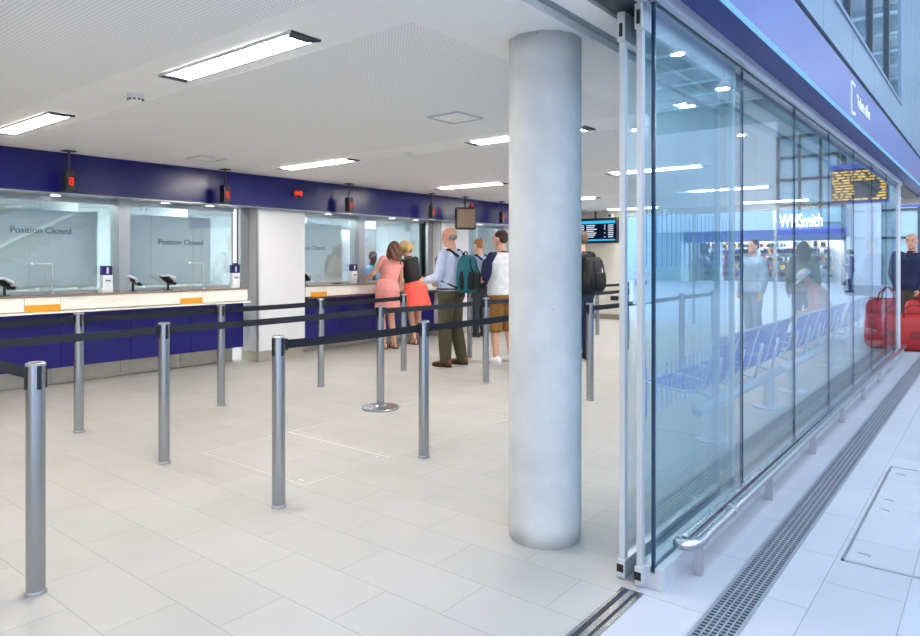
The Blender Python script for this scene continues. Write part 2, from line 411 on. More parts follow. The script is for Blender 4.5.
# queue number displays hanging from the ceiling
def mk_disp_q(lab, y, x=-7.66):
    t = thing('position_display', lab, 'display', (x, y, 2.125), R(14), 'hanging position number displays')
    MB().box(-.05, .05, -.05, .05, CZ-2.125-.012, CZ-2.125).cyl((0, 0, .21), (0, 0, CZ-2.125-.01), .011).obj('pole', 'black', t)
    MB().box(-.04, .04, -.058, .058, 0, .215, .012).obj('housing', 'black', t)
    mb = MB(); w = .012
    X0, X1 = .041, .044
    w = .009
    mb.box(X0, X1, -.022, -.022+w, .06, .14).box(X0, X1, .013, .013+w, .06, .14)
    for z in (.06, .096, .131): mb.box(X0, X1, -.022, .022, z, z+w)
    mb.obj('digit', 'red', t); return t
for y, lab in ((3.02, 'hanging display with red digit above the far left window'), (4.86, 'hanging display with red digit above the second closed window'),
               (6.95, 'hanging display with red digit above the third window'), (8.85, 'hanging display above the clerk\'s open window'),
               (10.95, 'farthest hanging display, just left of the concrete column')):
    mk_disp_q(lab, y)

t = thing('hanging_monitor', 'boxy hanging monitor with brown screen and red beacon, above the bald man', 'monitor', (-7.55, 9.65, 1.95), R(-40))
MB().box(-.05, .05, -.19, .19, 0, .4, .03).obj('housing', 'black', t)
MB().box(.05, .056, -.16, .16, .035, .37, .0).obj('screen', 'brown', t)
MB().cyl((0, 0, .39), (0, 0, CZ-1.955), .014).box(-.05, .05, -.05, .05, CZ-1.965, CZ-1.953).obj('pole', 'black', t)
MB().lathe([(.04, .4), (.042, .44), (.03, .47), (.01, .48)], (0, .11, 0), 16).obj('beacon', 'beacon', t, smooth=True)

t = thing('exit_marker', 'small red arrow sign on the blue fascia above the first pillar', 'sign', (-7.845, 6.12, 2.30))
MB().box(0, .03, -.085, .085, 0, .1, .006).obj('housing', 'black', t)
MB().prism([(-.07, .05), (-.02, .09), (-.02, .065), (.07, .085), (.07, .015), (-.02, .035), (-.02, .01)], 'x', .031, .036).obj('arrow', 'red', t)

# ceiling fixtures -------------------------------------------------
def mk_lum():
    t = thing('ceiling_light', 'x', 'ceiling light', (0, 0, CZ), 0, 'long recessed ceiling lights')
    MB().box(-.65, .65, -.095, -.075, -.012, .0).box(-.65, .65, .075, .095, -.012, .0).obj('frame', 'alu', t)
    for sx in (-1, 1): MB().prism([(sx*.655, -.095), (sx*.655, .095), (sx*.58, .06), (sx*.58, -.06)], 'z', -.014, -.002).obj('end_cap', 'dark', t)
    MB().box(-.6, .6, -.073, .073, -.01, -.001).obj('diffuser', 'lamp', t)
    return t
lum0 = mk_lum(); first = True
lumlab = {(0, 1): 'leftmost long ceiling light, cut by the left edge', (1, 1): 'largest and nearest long ceiling light, lower left of the picture top',
          (0, 2): 'long ceiling light above the first white pillar', (1, 2): 'long ceiling light crossed by the concrete column',
          (0, 3): 'long ceiling light above the women, left of the column', (1, 3): 'long ceiling light seen through the sliding doors',
          (0, 4): 'small far ceiling light just right of the column', (1, 4): 'far long ceiling light seen through the glass wall',
          (0, 5): 'farthest ceiling light before the end wall', (1, 5): 'farthest ceiling light seen through the glass wall',
          (0, 0): 'ceiling light over the near end of the hall by the counters', (1, 0): 'ceiling light over the near end of the hall by the doors'}
for j, y in enumerate((-.85, 2.21, 5.27, 8.27, 11.25, 14.2)):
    for i, x in enumerate((-6.38, -3.41)):
        o = lum0 if first else copy_tree(lum0); first = False
        o.location = (x, y, CZ-.004); o['label'] = lumlab[(i, j)]
t = thing('smoke_detector', 'white smoke detector on the ceiling beside the nearest ceiling light', 'smoke detector', (-4.69, 2.28, CZ))
MB().lathe([(.055, 0), (.055, -.02), (.05, -.022)]).obj('base', 'offw', t, smooth=False)
MB().lathe([(.048, -.02), (.046, -.05), (.03, -.06), (.005, -.062)]).obj('cap', 'white', t)
mb = MB()
for k in range(10):
    a = k*2*PI/10; mb.box(.0465*math.cos(a)-.006, .0465*math.cos(a)+.006, .0465*math.sin(a)-.006, .0465*math.sin(a)+.006, -.045, -.033)
mb.obj('slot', 'black', t)
for (x, y, lab) in ((-4.98, 5.35, 'small white sensor on the ceiling left of the column'), (-6.6, 8.9, 'tiny white sensor on the ceiling above the women')):
    t = thing('ceiling_sensor', lab, 'sensor', (x, y, CZ), 0, 'small round ceiling sensors')
    MB().lathe([(.045, 0), (.045, -.015), (.03, -.03), (.004, -.034)]).obj('body', 'white', t)
for (x, y, lab) in ((-3.42, 4.24, 'square ceiling hatch just left of the column top'), (-7.0, 4.2, 'ceiling hatch close to the blue fascia')):
    t = thing('ceiling_hatch', lab, 'hatch', (x, y, CZ-.003), 0, 'ceiling hatches')
    MB().box(-.15, .15, -.15, .15, -.006, -.001).obj('panel', 'ceil', t)
    mb = MB(); w = .006
    mb.box(-.16, .16, -.16, -.153, -.012, 0).box(-.16, .16, .153, .16, -.012, 0).box(-.16, -.153, -.16, .16, -.012, 0).box(.153, .16, -.16, .16, -.012, 0)
    mb.obj('frame', 'alu', t)

# concrete column
cx, cy = -1.81, 2.97
cr = .183
def colmesh():
    mb = MB((cx, cy, 0)); n = 64; rings = []
    for k in range(25):
        z = (CZ-.038)*k/24; r = cr
        if k == 0: r = cr-.004
        ring = []
        for a in range(n):
            th = a*2*PI/n; zz = z
            if k == 24: zz = z-.004+.004*math.sin(a*5.1)+.003*math.sin(a*2.3)
            ring.append((cx+r*math.cos(th), cy+r*math.sin(th), zz))
        rings.append(ring)
    return mb.loft(rings)
c = colmesh().obj('concrete_column', 'concrete', None, smooth=True, loc=(cx, cy, 0))
tag(c, 'thick round bare concrete column standing in the middle of the hall', 'column', kind='thing')

# ---------------------------------------------------------------- belt posts
PTS = {}
def mk_post():
    t = thing('belt_post', 'x', 'belt post', (0, 0, 0), 0, 'belt barrier posts')
    MB().lathe([(.0365, .0), (.0365, .957)]).obj('tube', 'steel', t, smooth=False)
    MB().lathe([(.041, 0), (.041, .012), (.038, .016)]).obj('foot_ring', 'steel2', t)
    MB().lathe([(.0375, .955), (.0382, .958), (.0382, .967), (.034, .970)]).obj('cap', 'steel2', t); MB().lathe([(.033, .969), (.033, .9715)]).obj('cap_disc', 'black', t)
    mb = MB()
    for k in range(4):
        rot = Euler((0, 0, k*PI/2)).to_matrix(); v = rot @ Vector((.0372, 0, 0))
        mb.box(v.x-.004, v.x+.004, v.y-.008, v.y+.008, .86, .958, 0, rot)
    mb.obj('belt_slot', 'black', t)
    return t
for m_ in ('tube',): pass
X1, X2, X3 = -5.87, -4.57, -3.2
rowname = {X1: 'counter row', X2: 'middle row', X3: 'front row'}
posts = [
 (-3.17, 1.12, 'nearest belt post, tall at the left edge of the picture'),
 (X3, 2.37, 'front row belt post standing left of the column, before the portable post'),
 (X3, 3.61, 'front row belt post just left of the concrete column'),
 (X3, 4.86, 'front row belt post hidden behind the concrete column'),
 (X3, 6.11, 'front row belt post in the gap right of the concrete column'),
 (X3, 7.36, 'front row belt post seen between the parked sliding doors'),
 (X3, 8.61, 'front row belt post seen through the glass, left of the bench'),
 (X3, 9.86, 'farthest front row belt post seen through the glass'),
 (X2, 1.12, 'middle row belt post beyond the left edge'),
 (-4.51, 2.39, 'middle row belt post, second from the left edge with a belt crossing it'),
 (X2, 6.22, 'middle row belt post in front of the man in shorts'),
 (X2, 7.50, 'middle row belt post behind the column'),
 (X2, 8.75, 'middle row belt post behind the man in black'),
 (X2, 9.95, 'middle row belt post seen between the door stiles'),
 (X1, 2.39, 'belt post in front of the left orange strip of the counter'),
 (X1, 3.68, 'belt post in front of the counter, left of the first white pillar'),
 (X1, 4.91, 'belt post in front of the first pillar\'s right side'),
 (X1, 6.24, 'belt post where the counter row belt ends, before the woman in pink'),
 (X1, 7.60, 'belt post half hidden behind the man with the rucksack'),
 (X1, 8.9, 'counter row belt post behind the man in shorts'),
 (X1, 10.2, 'counter row belt post far behind the column'),
 (X1, 11.5, 'counter row belt post at the far end of the queue'),
 (X1, 12.8, 'last belt post near the departures screen'),
 (X1, 1.12, 'counter row belt post beyond the left edge')]
p0 = mk_post(); fst = True
for x, y, lab in posts:
    o = p0 if fst else copy_tree(p0); fst = False
    o.location = (x, y, 0); o['label'] = lab; PTS[(x, y)] = o
# the portable one with a round foot
pg = copy_tree(p0); pg.location = (X2, 4.54, 0); pg['label'] = 'portable belt post with a wide round steel base plate'; PTS[(X2, 4.54)] = pg
for k in kids(pg):
    if k.name.startswith('foot_ring'): bpy.data.objects.remove(k)
MB().lathe([(.175, 0), (.175, .012), (.165, .02), (.06, .03), (.04, .04)], n=40).obj('base_plate', 'steel', pg, smooth=False)
def belt(a, b):
    """the webbing pulled out of post a and clipped into post b"""
    A = Vector((a[0], a[1], 0)); B = Vector((b[0], b[1], 0)); d = (B-A).normalized(); n = Vector((-d.y, d.x, 0))
    L_ = (B-A).length; mb = MB((a[0], a[1], 0)); rings = []
    for k in range(9):
        t_ = k/8; p = A+d*(.04+(L_-.08)*t_); sag = -.006*4*t_*(1-t_)
        z0, z1 = .893+sag, .943+sag
        rings.append([p+n*.0012+Vector((0, 0, z0)), p+n*.0012+Vector((0, 0, z1)), p-n*.0012+Vector((0, 0, z1)), p-n*.0012+Vector((0, 0, z0))])
    mb.loft(rings).obj('belt', 'belt', PTS[a])
    for q, P in ((A, a), (B, b)):
        s_ = 1 if q is A else -1; c_ = q+d*s_*.046
        rot = Euler((0, 0, math.atan2(d.y, d.x))).to_matrix()
        MB((P[0], P[1], 0)).box(c_.x-.01, c_.x+.01, c_.y-.013, c_.y+.013, .885, .95, 0, rot).obj('belt_clip', 'black', PTS[P])
for row in ([(X1, 1.12), (X1, 2.39), (X1, 3.68), (X1, 4.91), (X1, 6.24)], [(X1, 7.60), (X1, 8.9), (X1, 10.2), (X1, 11.5), (X1, 12.8)],
            [(X2, 1.12), (-4.51, 2.39), (X2, 4.54), (X2, 6.22), (X2, 7.5), (X2, 8.75), (X2, 9.95)],
            [(X3, 2.37), (X3, 3.61), (X3, 4.86), (X3, 6.11), (X3, 7.36), (X3, 8.61), (X3, 9.86)], [(-3.17, 1.12), (X2, 1.12)]):
    for a, b in zip(row, row[1:]): belt(a, b)

# ---------------------------------------------------------------- floor trims
def frame_strip(lab, x0, x1, y0, y1, m, w=.012, hooks=()):
    o_ = ((x0+x1)/2, (y0+y1)/2, 0); t = thing('access_cover', lab, 'floor cover', o_)
    mb = MB(o_)
    mb.box(x0, x1, y0, y0+w, 0, .002).box(x0, x1, y1-w, y1, 0, .002).box(x0, x0+w, y0, y1, 0, .002).box(x1-w, x1, y0, y1, 0, .002)
    mb.obj('edge_trim', m, t)
    if hooks:
        mb = MB(o_)
        for hx, hy in hooks: mb.box(hx, hx+.05, hy, hy+.008, 0, .0025).box(hx+.045, hx+.052, hy-.018, hy+.008, 0, .0025)
        mb.obj('lifting_slot', m, t)
frame_strip('square floor cover with pale metal edges between the belt rows', -4.53, -3.38, 2.69, 3.45, 'brass', .006, ((-3.5, 2.74), (-3.95, 2.74), (-3.5, 3.4), (-4.1, 3.4)))
frame_strip('second floor cover with pale metal edges, beyond the first', -4.53, -3.38, 3.45, 5.0, 'brass', .006, ((-3.55, 3.5),))
frame_strip('paved access cover outside, right of the long drain', -.58, .6, 3.58, 5.42, 'steel2', .014, ((-.53, 3.72), (-.53, 4.45), (-.53, 4.65), (-.53, 5.25)))
t = thing('drain', 'long slotted steel drain in the paving outside the glass wall', 'drain', (-.83, 8, 0))
MB((-.83, 8, 0)).box(-.905, -.765, -2, 20, 0, .002).obj('channel', 'drain', t)
mb = MB((-.83, 8, 0))
mb.box(-.91, -.898, -2, 20, 0, .006).box(-.772, -.76, -2, 20, 0, .006)
for k in range(1, 5): x = -.898+k*.0252; mb.box(x-.003, x+.003, -2, 20, .0, .0055)
y = -1.99
while y < 20:
    mb.box(-.9, -.77, y, y+.008, .0, .005); y += .026 if y < 12 else .05
mb.obj('grating', 'grate', t)
t = thing('door_track', 'pair of steel sliding door tracks set in the floor', 'track', (-1.2, 0, 0))
MB((-1.2, 0, 0)).box(-1.262, -1.247, -3, 2.7, 0, .004).box(-1.225, -1.2, -3, 2.7, 0, .004).box(-1.185, -1.165, -3, 2.7, 0, .004).obj('rail', 'steel', t)
MB((-1.2, 0, 0)).box(-1.25, -1.168, -3, 2.7, 0, .002).obj('groove', 'drain', t)

# ---------------------------------------------------------------- glass wall
GX = -1.155
P0, PW, NP = 2.78, 1.262, 7
YE = P0+PW*NP
lab_p = ['first pane from the doors', 'second pane from the doors', 'third pane', 'fourth pane', 'fifth pane', 'sixth pane', 'last pane beside the man with the red bag']
for k in range(NP):
    y0 = P0+k*PW+.004; y1 = P0+(k+1)*PW-.004; o_ = (GX, (y0+y1)/2, .07)
    w = thing('window_%d' % (k+1), 'tall frameless glass pane of the outer wall, '+lab_p[k], 'glass pane', o_, kind='structure', group='frameless panes of the glass wall')
    pa = MB(o_).box(GX-.006, GX+.006, y0+.003, y1-.003, .07, 2.53).obj('pane', 'glass', w)
    ed = MB(o_)
    e = .009 if k == 0 else .0035
    ed.box(GX-.0075, GX+.0075, y0-(.010 if k == 0 else 0), y0+.0028, .07, 2.53).box(GX-.0065, GX+.0065, y1-.0028, y1, .07, 2.53)
    ed.obj('pane_edge', 'glasse', w)
    pc = MB(o_); zc = 2.50
    pc.box(GX-.02, GX+.02, y0-.02, y0+.03, zc, zc+.05, .004); pc.obj('patch_fitting', 'steel2', w)
struct('trim_4', MB((GX, 2.77, 0)).box(-1.2, -1.166, 2.765, YE+.05, 0, .09).box(-1.144, -1.11, 2.765, YE+.05, 0, .09).box(-1.166, -1.144, 2.766, YE+.05, 0, .066), 'alu', loc=(GX, 2.77, 0))
struct('trim_5', MB().box(-1.21, -1.166, -3.9, YE+.3, 2.5, 2.56).box(-1.144, -1.115, -3.9, YE+.3, 2.5, 2.56).box(-1.166, -1.144, -3.9, YE+.3, 2.53, 2.56), 'alu')
struct('trim_6', MB().box(-1.34, -1.211, -3.9, 4.6, 2.5, 2.56), 'dark')
# slim posts at the end of the wall
for k, (x, y) in enumerate(((GX, YE+.08), (GX-.13, YE+.3))):
    struct('trim_%d' % (7+k), MB((x, y, 0)).box(x-.03, x+.03, y-.03, y+.03, 0, 2.5), 'alu', loc=(x, y, 0))

# sliding leaves parked behind the first pane
def leaf(n, x, y0, y1, zt, lab, paper=False):
    o_ = (x, (y0+y1)/2, 0); t = thing('door_%d' % n, lab, 'sliding door', o_, kind='structure')
    MB(o_).box(x-.013, x+.013, y0, y0+.028, .07, zt-.13).obj('stile', 'alu', t); MB(o_).box(x-.013, x+.013, y1-.028, y1, .07, zt-.13).obj('stile', 'alu', t)
    MB(o_).box(x-.018, x+.018, y0-.012, y1, zt-.13, zt, .002).obj('top_clamp', 'alu', t)
    MB(o_).box(x-.018, x+.018, y0-.012, y1, .006, .085, .002).obj('bottom_shoe', 'alu', t)
    MB(o_).box(x-.019, x+.012, y0-.0135, y0-.0125, .03, .065).box(x-.008, x+.008, y0-.0135, y0-.0125, zt-.11, zt-.05).obj('end_slot', 'black', t)
    MB(o_).box(x-.005, x+.005, y0+.029, y1-.029, .085, zt-.13).obj('pane', 'glass', t)
    if paper:
        mb = MB(o_); k = 0
        y = y0+.06
        while y < y1-.05:
            mb.box(x+.0052, x+.0058, y-.0035, y+.0035, 1.37, 1.63).box(x+.0052, x+.0058, y-.0035, y+.0035, .72, .93); y += .058
        mb.obj('manifestation', 'vinyl', t)
leaf(1, -1.30, 2.78, 4.08, 2.49, 'parked glass sliding door leaf, the inner one nearer the column')
leaf(2, -1.208, 2.755, 4.05, 2.52, 'parked glass sliding door leaf with blue stripes, next to the glass wall', True)
t = thing('paper_notice', 'white paper notice stuck on the parked sliding door', 'notice', (-1.293, 3.0, 1.2))
MB((-1.293, 3.0, 1.2)).box(-1.2935, -1.2925, 2.88, 3.09, 1.2, 1.345).obj('sheet', 'paper', t)
text('lettering', 'London', .042, (.0015, -.10, .085), FX, 'text', t, .0003)
text('lettering', 'Bus', .042, (.0015, -.06, .03), FX, 'text', t, .0003)

# bumper rail
t = thing('bumper_rail', 'low steel bumper rail running along the outside foot of the glass wall', 'rail', (-1.05, 3.03, 0))
o_ = (-1.05, 3.03, 0); RZ = .145
pts = [(-1.125, 2.965, RZ), (-1.10, 2.955, RZ), (-1.07, 2.965, RZ), (-1.052, 2.99, RZ), (-1.045, 3.03, RZ)]
MB(o_).tube(pts+[(-1.05-.004*k, 3.2+k*1.088, RZ) for k in range(9)], .025, 16).obj('rail_tube', 'railm', t, smooth=True)
MB(o_).box(-1.115, -1.085, 3.0, 11.9, RZ-.02, RZ+.022, .004).obj('back_bar', 'railm', t)
for k in range(8):
    y = 3.02+1.2*k; x = -1.045-.004*k
    MB(o_).box(x-.022, x+.018, y-.008, y+.008, 0, RZ-.02, .002).obj('leg', 'steel2', t)
MB(o_).cyl((-1.052, 3.5, RZ), (-1.052, 3.515, RZ), .0305).obj('joint_ring', 'steel2', t)

# ---------------------------------------------------------------- building front above the glass wall
FYE = 20
struct('soffit', MB().box(-1.22, -.98, -4, FYE, 2.561, 2.59), 'blues')
t = thing('shop_fascia', 'long lilac blue fascia sign above the glass wall reading Ticket office', 'sign', (-.98, 7, 2.56))
o_ = (-.98, 7, 2.56)
MB(o_).box(-1.1, -.98, -4, FYE, 2.592, 2.985).obj('panel', 'blueo', t)
MB(o_).box(-.979, -.97, -4, FYE, 2.562, 2.59).obj('light_strip', 'led', t)
text('lettering', 'Ticket office', .155, (.004, 6.80-7, 2.745-2.56), FX, 'textw', t, .002)
mb = MB(o_)
def arc(cy_, cz_, r0, a0, a1, n=8): return [(cy_+r0*math.cos(a0+(a1-a0)*k/n), cz_+r0*math.sin(a0+(a1-a0)*k/n)) for k in range(n+1)]
path = [(6.70, 2.885), (6.63, 2.905), (6.56, 2.875)]
out = [(6.72, 2.90), (6.55, 2.91), (6.535, 2.88), (6.545, 2.82), (6.53, 2.78), (6.545, 2.74), (6.535, 2.68), (6.55, 2.65), (6.72, 2.66)]
inn = [(6.72, 2.875), (6.58, 2.88), (6.575, 2.82), (6.56, 2.78), (6.575, 2.74), (6.58, 2.68), (6.72, 2.685)]
poly = out+inn[::-1]
# ticket outline made of short bars
def bar(a, b, w=.012):
    d = math.hypot(b[0]-a[0], b[1]-a[1]); ang = math.atan2(b[1]-a[1], b[0]-a[0])
    mb.box(-.979, -.974, (a[0]+b[0])/2-d/2-w/3, (a[0]+b[0])/2+d/2+w/3, (a[1]+b[1])/2-w, (a[1]+b[1])/2+w, 0, Euler((ang, 0, 0)).to_matrix())
for a, b in zip(out, out[1:]): bar(a, b)
mb.obj('ticket_symbol', 'textw', t)
struct('trim_9', MB().box(-1.1, -1.0, -4, FYE, 2.985, 3.035), 'black')
mb = MB(); y = -3.37
while y < FYE:
    mb.box(-1.1, -.98, y+.006, y+1.25-.006, 3.035, 3.37); y += 1.25
o = mb.obj('wall_cladding', 'clad'); o['kind'] = 'structure'
struct('trim_10', MB().box(-1.1, -.965, -4, 10.25, 3.37, 3.40).box(-1.1, -1.02, -4, FYE, 3.0, 7.8), 'clad')
mb = MB(); y = 10.3
while y < FYE: mb.box(-1.1, -.98, y+.005, y+.6-.005, 3.37, 7.8); y += .6
mb.box(-1.1, -.98, -4, 10.3, 5.9, 7.8)
o = mb.obj('wall_upper', 'clad'); o['kind'] = 'structure'
y = -2.4; n = 8
while y < 10:
    w = thing('window_%d' % n, 'upper window above the fascia sign with dark frame', 'window', (-1.0, y+.6, 3.4), kind='structure', group='upper windows'); n += 1
    MB((-1.0, y+.6, 3.4)).box(-1.05, -1.0, y+.06, y+1.2, 3.42, 5.88).obj('pane', 'glassd', w)
    MB((-1.0, y+.6, 3.4)).box(-1.06, -.97, y, y+.05, 3.4, 5.9).box(-1.06, -.975, y+.05, y+1.26, 5.84, 5.9).obj('window_frame', 'darkw', w)
    y += 1.263

# ---------------------------------------------------------------- benches
def mk_bench(n, y0, lab):
    o_ = (-1.75, y0, 0); t = thing('bench', lab, 'bench', o_, 0, 'blue wire benches behind the glass')
    L_ = n*.56
    MB().tube([(.03, -.05, .3), (.03, L_+.05, .3)], .045, 16).obj('beam', 'benchf', t, smooth=True)
    for y in (.35, L_-.35):
        MB().cyl((.03, y, .0), (.03, y, .27), .05).cyl((.03, y, 0), (.03, y, .012), .15).obj('pedestal', 'benchf', t)
    prof = [(-.43, .44), (-.40, .452), (-.3, .44), (-.2, .425), (-.1, .415), (-.02, .425), (.03, .455), (.06, .52), (.08, .6), (.10, .68), (.125, .76), (.15, .83)]
    for k in range(n):
        a, b = k*.56+.015, (k+1)*.56-.015
        mb = MB()
        for j in range(9):
            y = a+.02+(b-a-.04)*j/8; mb.tube([(x, y, z) for x, z in prof], .0055, 5)
        for x, z in prof: mb.tube([(x, a, z), (x, b, z)], .0055, 5)
        s_ = mb.obj('seat', 'wire', t)
        mb = MB(); r_ = .011
        loop = [(x, a, z) for x, z in prof]+[(x, b, z) for x, z in prof[::-1]]
        mb.tube(loop+[loop[0]], r_, 8)
        mb.tube([(-.3, (a+b)/2, .425), (-.1, (a+b)/2, .38), (.03, (a+b)/2, .34)], .014, 8).tube([(.03, (a+b)/2, .34), (.07, (a+b)/2, .5), (.10, (a+b)/2, .66)], .013, 8)
        mb.obj('seat_frame', 'benchf', s_, smooth=True)
    return t
mk_bench(4, 5.0, 'blue wire mesh bench nearest the doors, behind the glass wall')
mk_bench(5, 7.5, 'blue wire mesh bench where the man in the white cap sits')
mk_bench(3, 10.6, 'farthest blue wire mesh bench behind the glass wall')

# ---------------------------------------------------------------- end of the hall
t = thing('departures_screen', 'wall-side departures screen hanging right of the column', 'screen', (-7.38, 14.45, 1.78))
o_ = (-7.38, 14.45, 1.78)
MB(o_).box(-7.9, -6.86, 14.45, 14.53, 1.79, 2.38, .01).obj('housing', 'black', t)
MB(o_).box(-7.86, -6.9, 14.445, 14.45, 1.83, 2.34).obj('screen', 'scr', t)
MB(o_).box(-7.84, -6.92, 14.441, 14.445, 2.25, 2.32).box(-7.84, -6.92, 14.441, 14.445, 1.85, 1.885).obj('header_bar', 'scrc', t)
mb = MB(o_)
for r_ in range(7):
    z = 2.2-r_*.045
    mb.box(-7.82, -7.72, 14.441, 14.445, z, z+.02)
    L_ = .18+.14*random.random(); mb.box(-7.66, -7.66+L_, 14.441, 14.445, z, z+.022)
    if r_ % 2 == 0 or r_ < 3: mb.box(-7.2, -7.17, 14.441, 14.445, z, z+.02)
    mb.box(-7.1, -6.97, 14.441, 14.445, z, z+.02)
mb.obj('text_rows', 'scrw', t)
MB(o_).cyl((-7.45, 14.5, 2.37), (-7.45, 14.5, CZ-.002), .02).obj('hanger', 'dark', t)
t = thing('wall_box', 'small white box high on the end wall above the screen', 'box', (-7.2, 14.78, 2.4))
MB().box(-.07, .07, -.05, .018, 0, .1, .006).obj('body', 'offw', t); MB().cyl((0, -.05, .05), (0, -.06, .05), .03).obj('lens', 'black', t)
t = thing('wall_socket', 'small black socket plate low on the end wall behind the belts', 'socket', (-7.1, 14.79, .5))
MB().box(-.1, .1, -.02, .008, -.05, .05, .006).obj('plate', 'black', t); MB().box(-.03, .03, -.03, -.02, -.03, .03).obj('outlet', 'dark', t)
for k, x in enumerate((-6.9, -5.25, -3.58, -1.95)):
    struct('trim_%d' % (11+k), MB((x, 14.85, 0)).box(x-.03, x+.03, 14.82, 14.88, 0, 2.42), 'alu', loc=(x, 14.85, 0))
t = thing('totem', 'tall blue sign post beyond the end of the glass wall', 'sign post', (-1.5, 14.3, 0))
MB().box(-.09, .09, -.05, .05, 0.02, 2.05, .006).obj('panel', mat('totem blue', '#1f46b8', .4), t); MB().box(-.14, .14, -.1, .1, 0, .02).obj('base', 'steel2', t)

# ---------------------------------------------------------------- concourse beyond
struct('wall_far', MB().box(-24, -16.6, 46, 46.4, 0, 11.9).box(-16.6, 17, 46, 46.4, 4.6, 11.9).box(-7, 4.3, 46, 46.4, 0, 4.6).box(4.3, 17, 46, 46.4, 0, 4.6), 'teal')
mb = MB(); x = 8.0
while x < 16: mb.box(x+.01, x+1.19, 43, 43.3, 3.2, 9.6); x += 1.2
struct('wall_white', mb, 'cool')
mb = MB(); x = -6.9
while x < 4.2:
    mb.box(x, x+.12, 45.9, 46, 0, 9); x += 1.1
for z in (2.6, 4.2, 6.4): mb.box(-6.9, 4.2, 45.88, 45.9, z, z+.14)
struct('trim_20', mb, 'darkw')
struct('wall_white', MB().box(2.75, 4.45, 43.2, 43.4, 0, 4.9), 'cool')
struct('wall_side', MB().box(16.6, 17, -14, 46, 0, 7), 'cool')
# glazed steel front
t = thing('glazed_front', 'steel framed glazed screen above the blue band, seen in the glass wall', 'glazed screen', (6.3, 43, 0))
o_ = (6.3, 43, 0)
MB(o_).box(4.6, 8, 43.1, 43.14, 3.4, 8.6).obj('glazing', mat('pale sky glass', '#9fbfd0', .12, .2, var=.15, scale=.5), t)
mb = MB(o_)
for z in (3.4, 4.5, 6.0, 7.3, 8.5): mb.box(4.5, 8, 42.9, 43.1, z, z+.16)
for x in (4.5, 5.6, 6.7, 7.85): mb.box(x, x+.12, 42.9, 43.1, 3.4, 8.6)
mb.obj('steel_bars', 'dark', t)
MB(o_).box(4.4, 8.0, 42.8, 43.2, 2.9, 3.38).obj('blue_band', 'purple', t)
MB(o_).box(4.4, 4.6, 42.8, 43.2, 0, 8.6).obj('corner_post', 'dark', t)
# shop across the concourse
t = thing('newsagent_shop', 'brightly lit shop across the concourse with a white WHSmith sign', 'shop', (-11.8, 45, 0))
o_ = (-11.8, 45, 0)
MB(o_).box(-16.6, -7.0, 45.0, 46, 2.58, 3.25).obj('blue_band', 'blueo', t)
MB(o_).box(-16.6, -7.0, 45.2, 46, 3.25, 4.5).obj('sign_panel', 'teal', t)
MB(o_).box(-16.6, -7.0, 47.6, 47.8, 0, 2.75).box(-16.8, -16.6, 45, 47.8, 0, 2.75).box(-7, -6.8, 45, 47.8, 0, 2.75).obj('inner_wall', 'offw', t)
mb = MB(o_)
for x in (-15.5, -13.3, -11.1, -8.9): mb.box(x, x+1.2, 45.3, 47.3, 2.68, 2.74)
mb.obj('ceiling_strip', 'shopl', t)
mb = MB(o_)
for x in (-16.5, -14.2, -11.9, -9.6, -7.1): mb.box(x, x+.12, 45.0, 45.12, 0, 2.75)
mb.obj('door_post', 'cool', t)
mb = MB(o_)
for x in (-16.2, -14.6, -12.9, -11.2, -9.4):
    for z in (.3, .8, 1.3, 1.8, 2.2): mb.box(x, x+1.4, 46.9, 47.5, z, z+.04)
    mb.box(x, x+.05, 46.9, 47.5, 0, 2.4)
mb.obj('shelving', 'offw', t)
text('lettering', 'WHSmith', 1.15, (1.15, .19, 3.42), FY, 'signw', t, .02, xs=.52)
cols = ['#d94f3d', '#e9e4da', '#3b6fc4', '#e8b53a', '#58336e', '#e7e9f0', '#2d3550']
for ci, c_ in enumerate(cols):
    mm = mat('product %d' % ci, c_, .5, var=.15, scale=3); mb = MB(o_)
    for j in range(90):
        x = random.uniform(-16.2, -8.2); z = random.choice((.34, .84, 1.34, 1.84, 2.24)); mb.box(x, x+random.uniform(.06, .2), 46.85, 47.2, z, z+random.uniform(.15, .34))
    o = mb.obj('merchandise', mm, t); o['kind'] = 'stuff'
# departure boards
def board(lab, x0, x1, y, z0, z1, rows):
    o_ = ((x0+x1)/2, y, z0); t = thing('departure_board', lab, 'departure board', o_)
    MB(o_).box(x0, x1, y, y+.3, z0, z1, .01).obj('housing', 'black', t)
    MB(o_).box(x0-.03, x1+.03, y-.02, y+.32, z1, z1+.16).box(x0-.03, x1+.03, y-.02, y+.32, z0-.05, z0).obj('frame', 'purple', t)
    mb = MB(o_); h = (z1-z0-.1)/rows
    for r_ in range(rows):
        z = z0+.06+r_*h; x = x0+.06
        while x < x1-.12:
            L_ = random.uniform(.08, .3); L_ = min(L_, x1-.06-x)
            if not (x0+.1 < x < x0+.7*(x1-x0)*.75 and 1 <= r_ <= rows*.55): mb.box(x, x+L_, y-.006, y, z, z+h*.55)
            x += L_+random.uniform(.03, .1)
    mb.obj('text_rows', 'amber', t)
    MB(o_).box(x0+.2, x0+.26, y+.1, y+.16, z1+.16, 11).box(x1-.26, x1-.2, y+.1, y+.16, z1+.16, 11).obj('hanger', 'dark', t)
board('amber lettered departure board with a blank grey screen, reflected in the glass wall', .75, 2.55, 28, 3.5, 4.7, 11)
board('amber departure board above the concourse beyond the end of the glass wall', -3.3, -1.55, 28, 3.3, 4.4, 10)
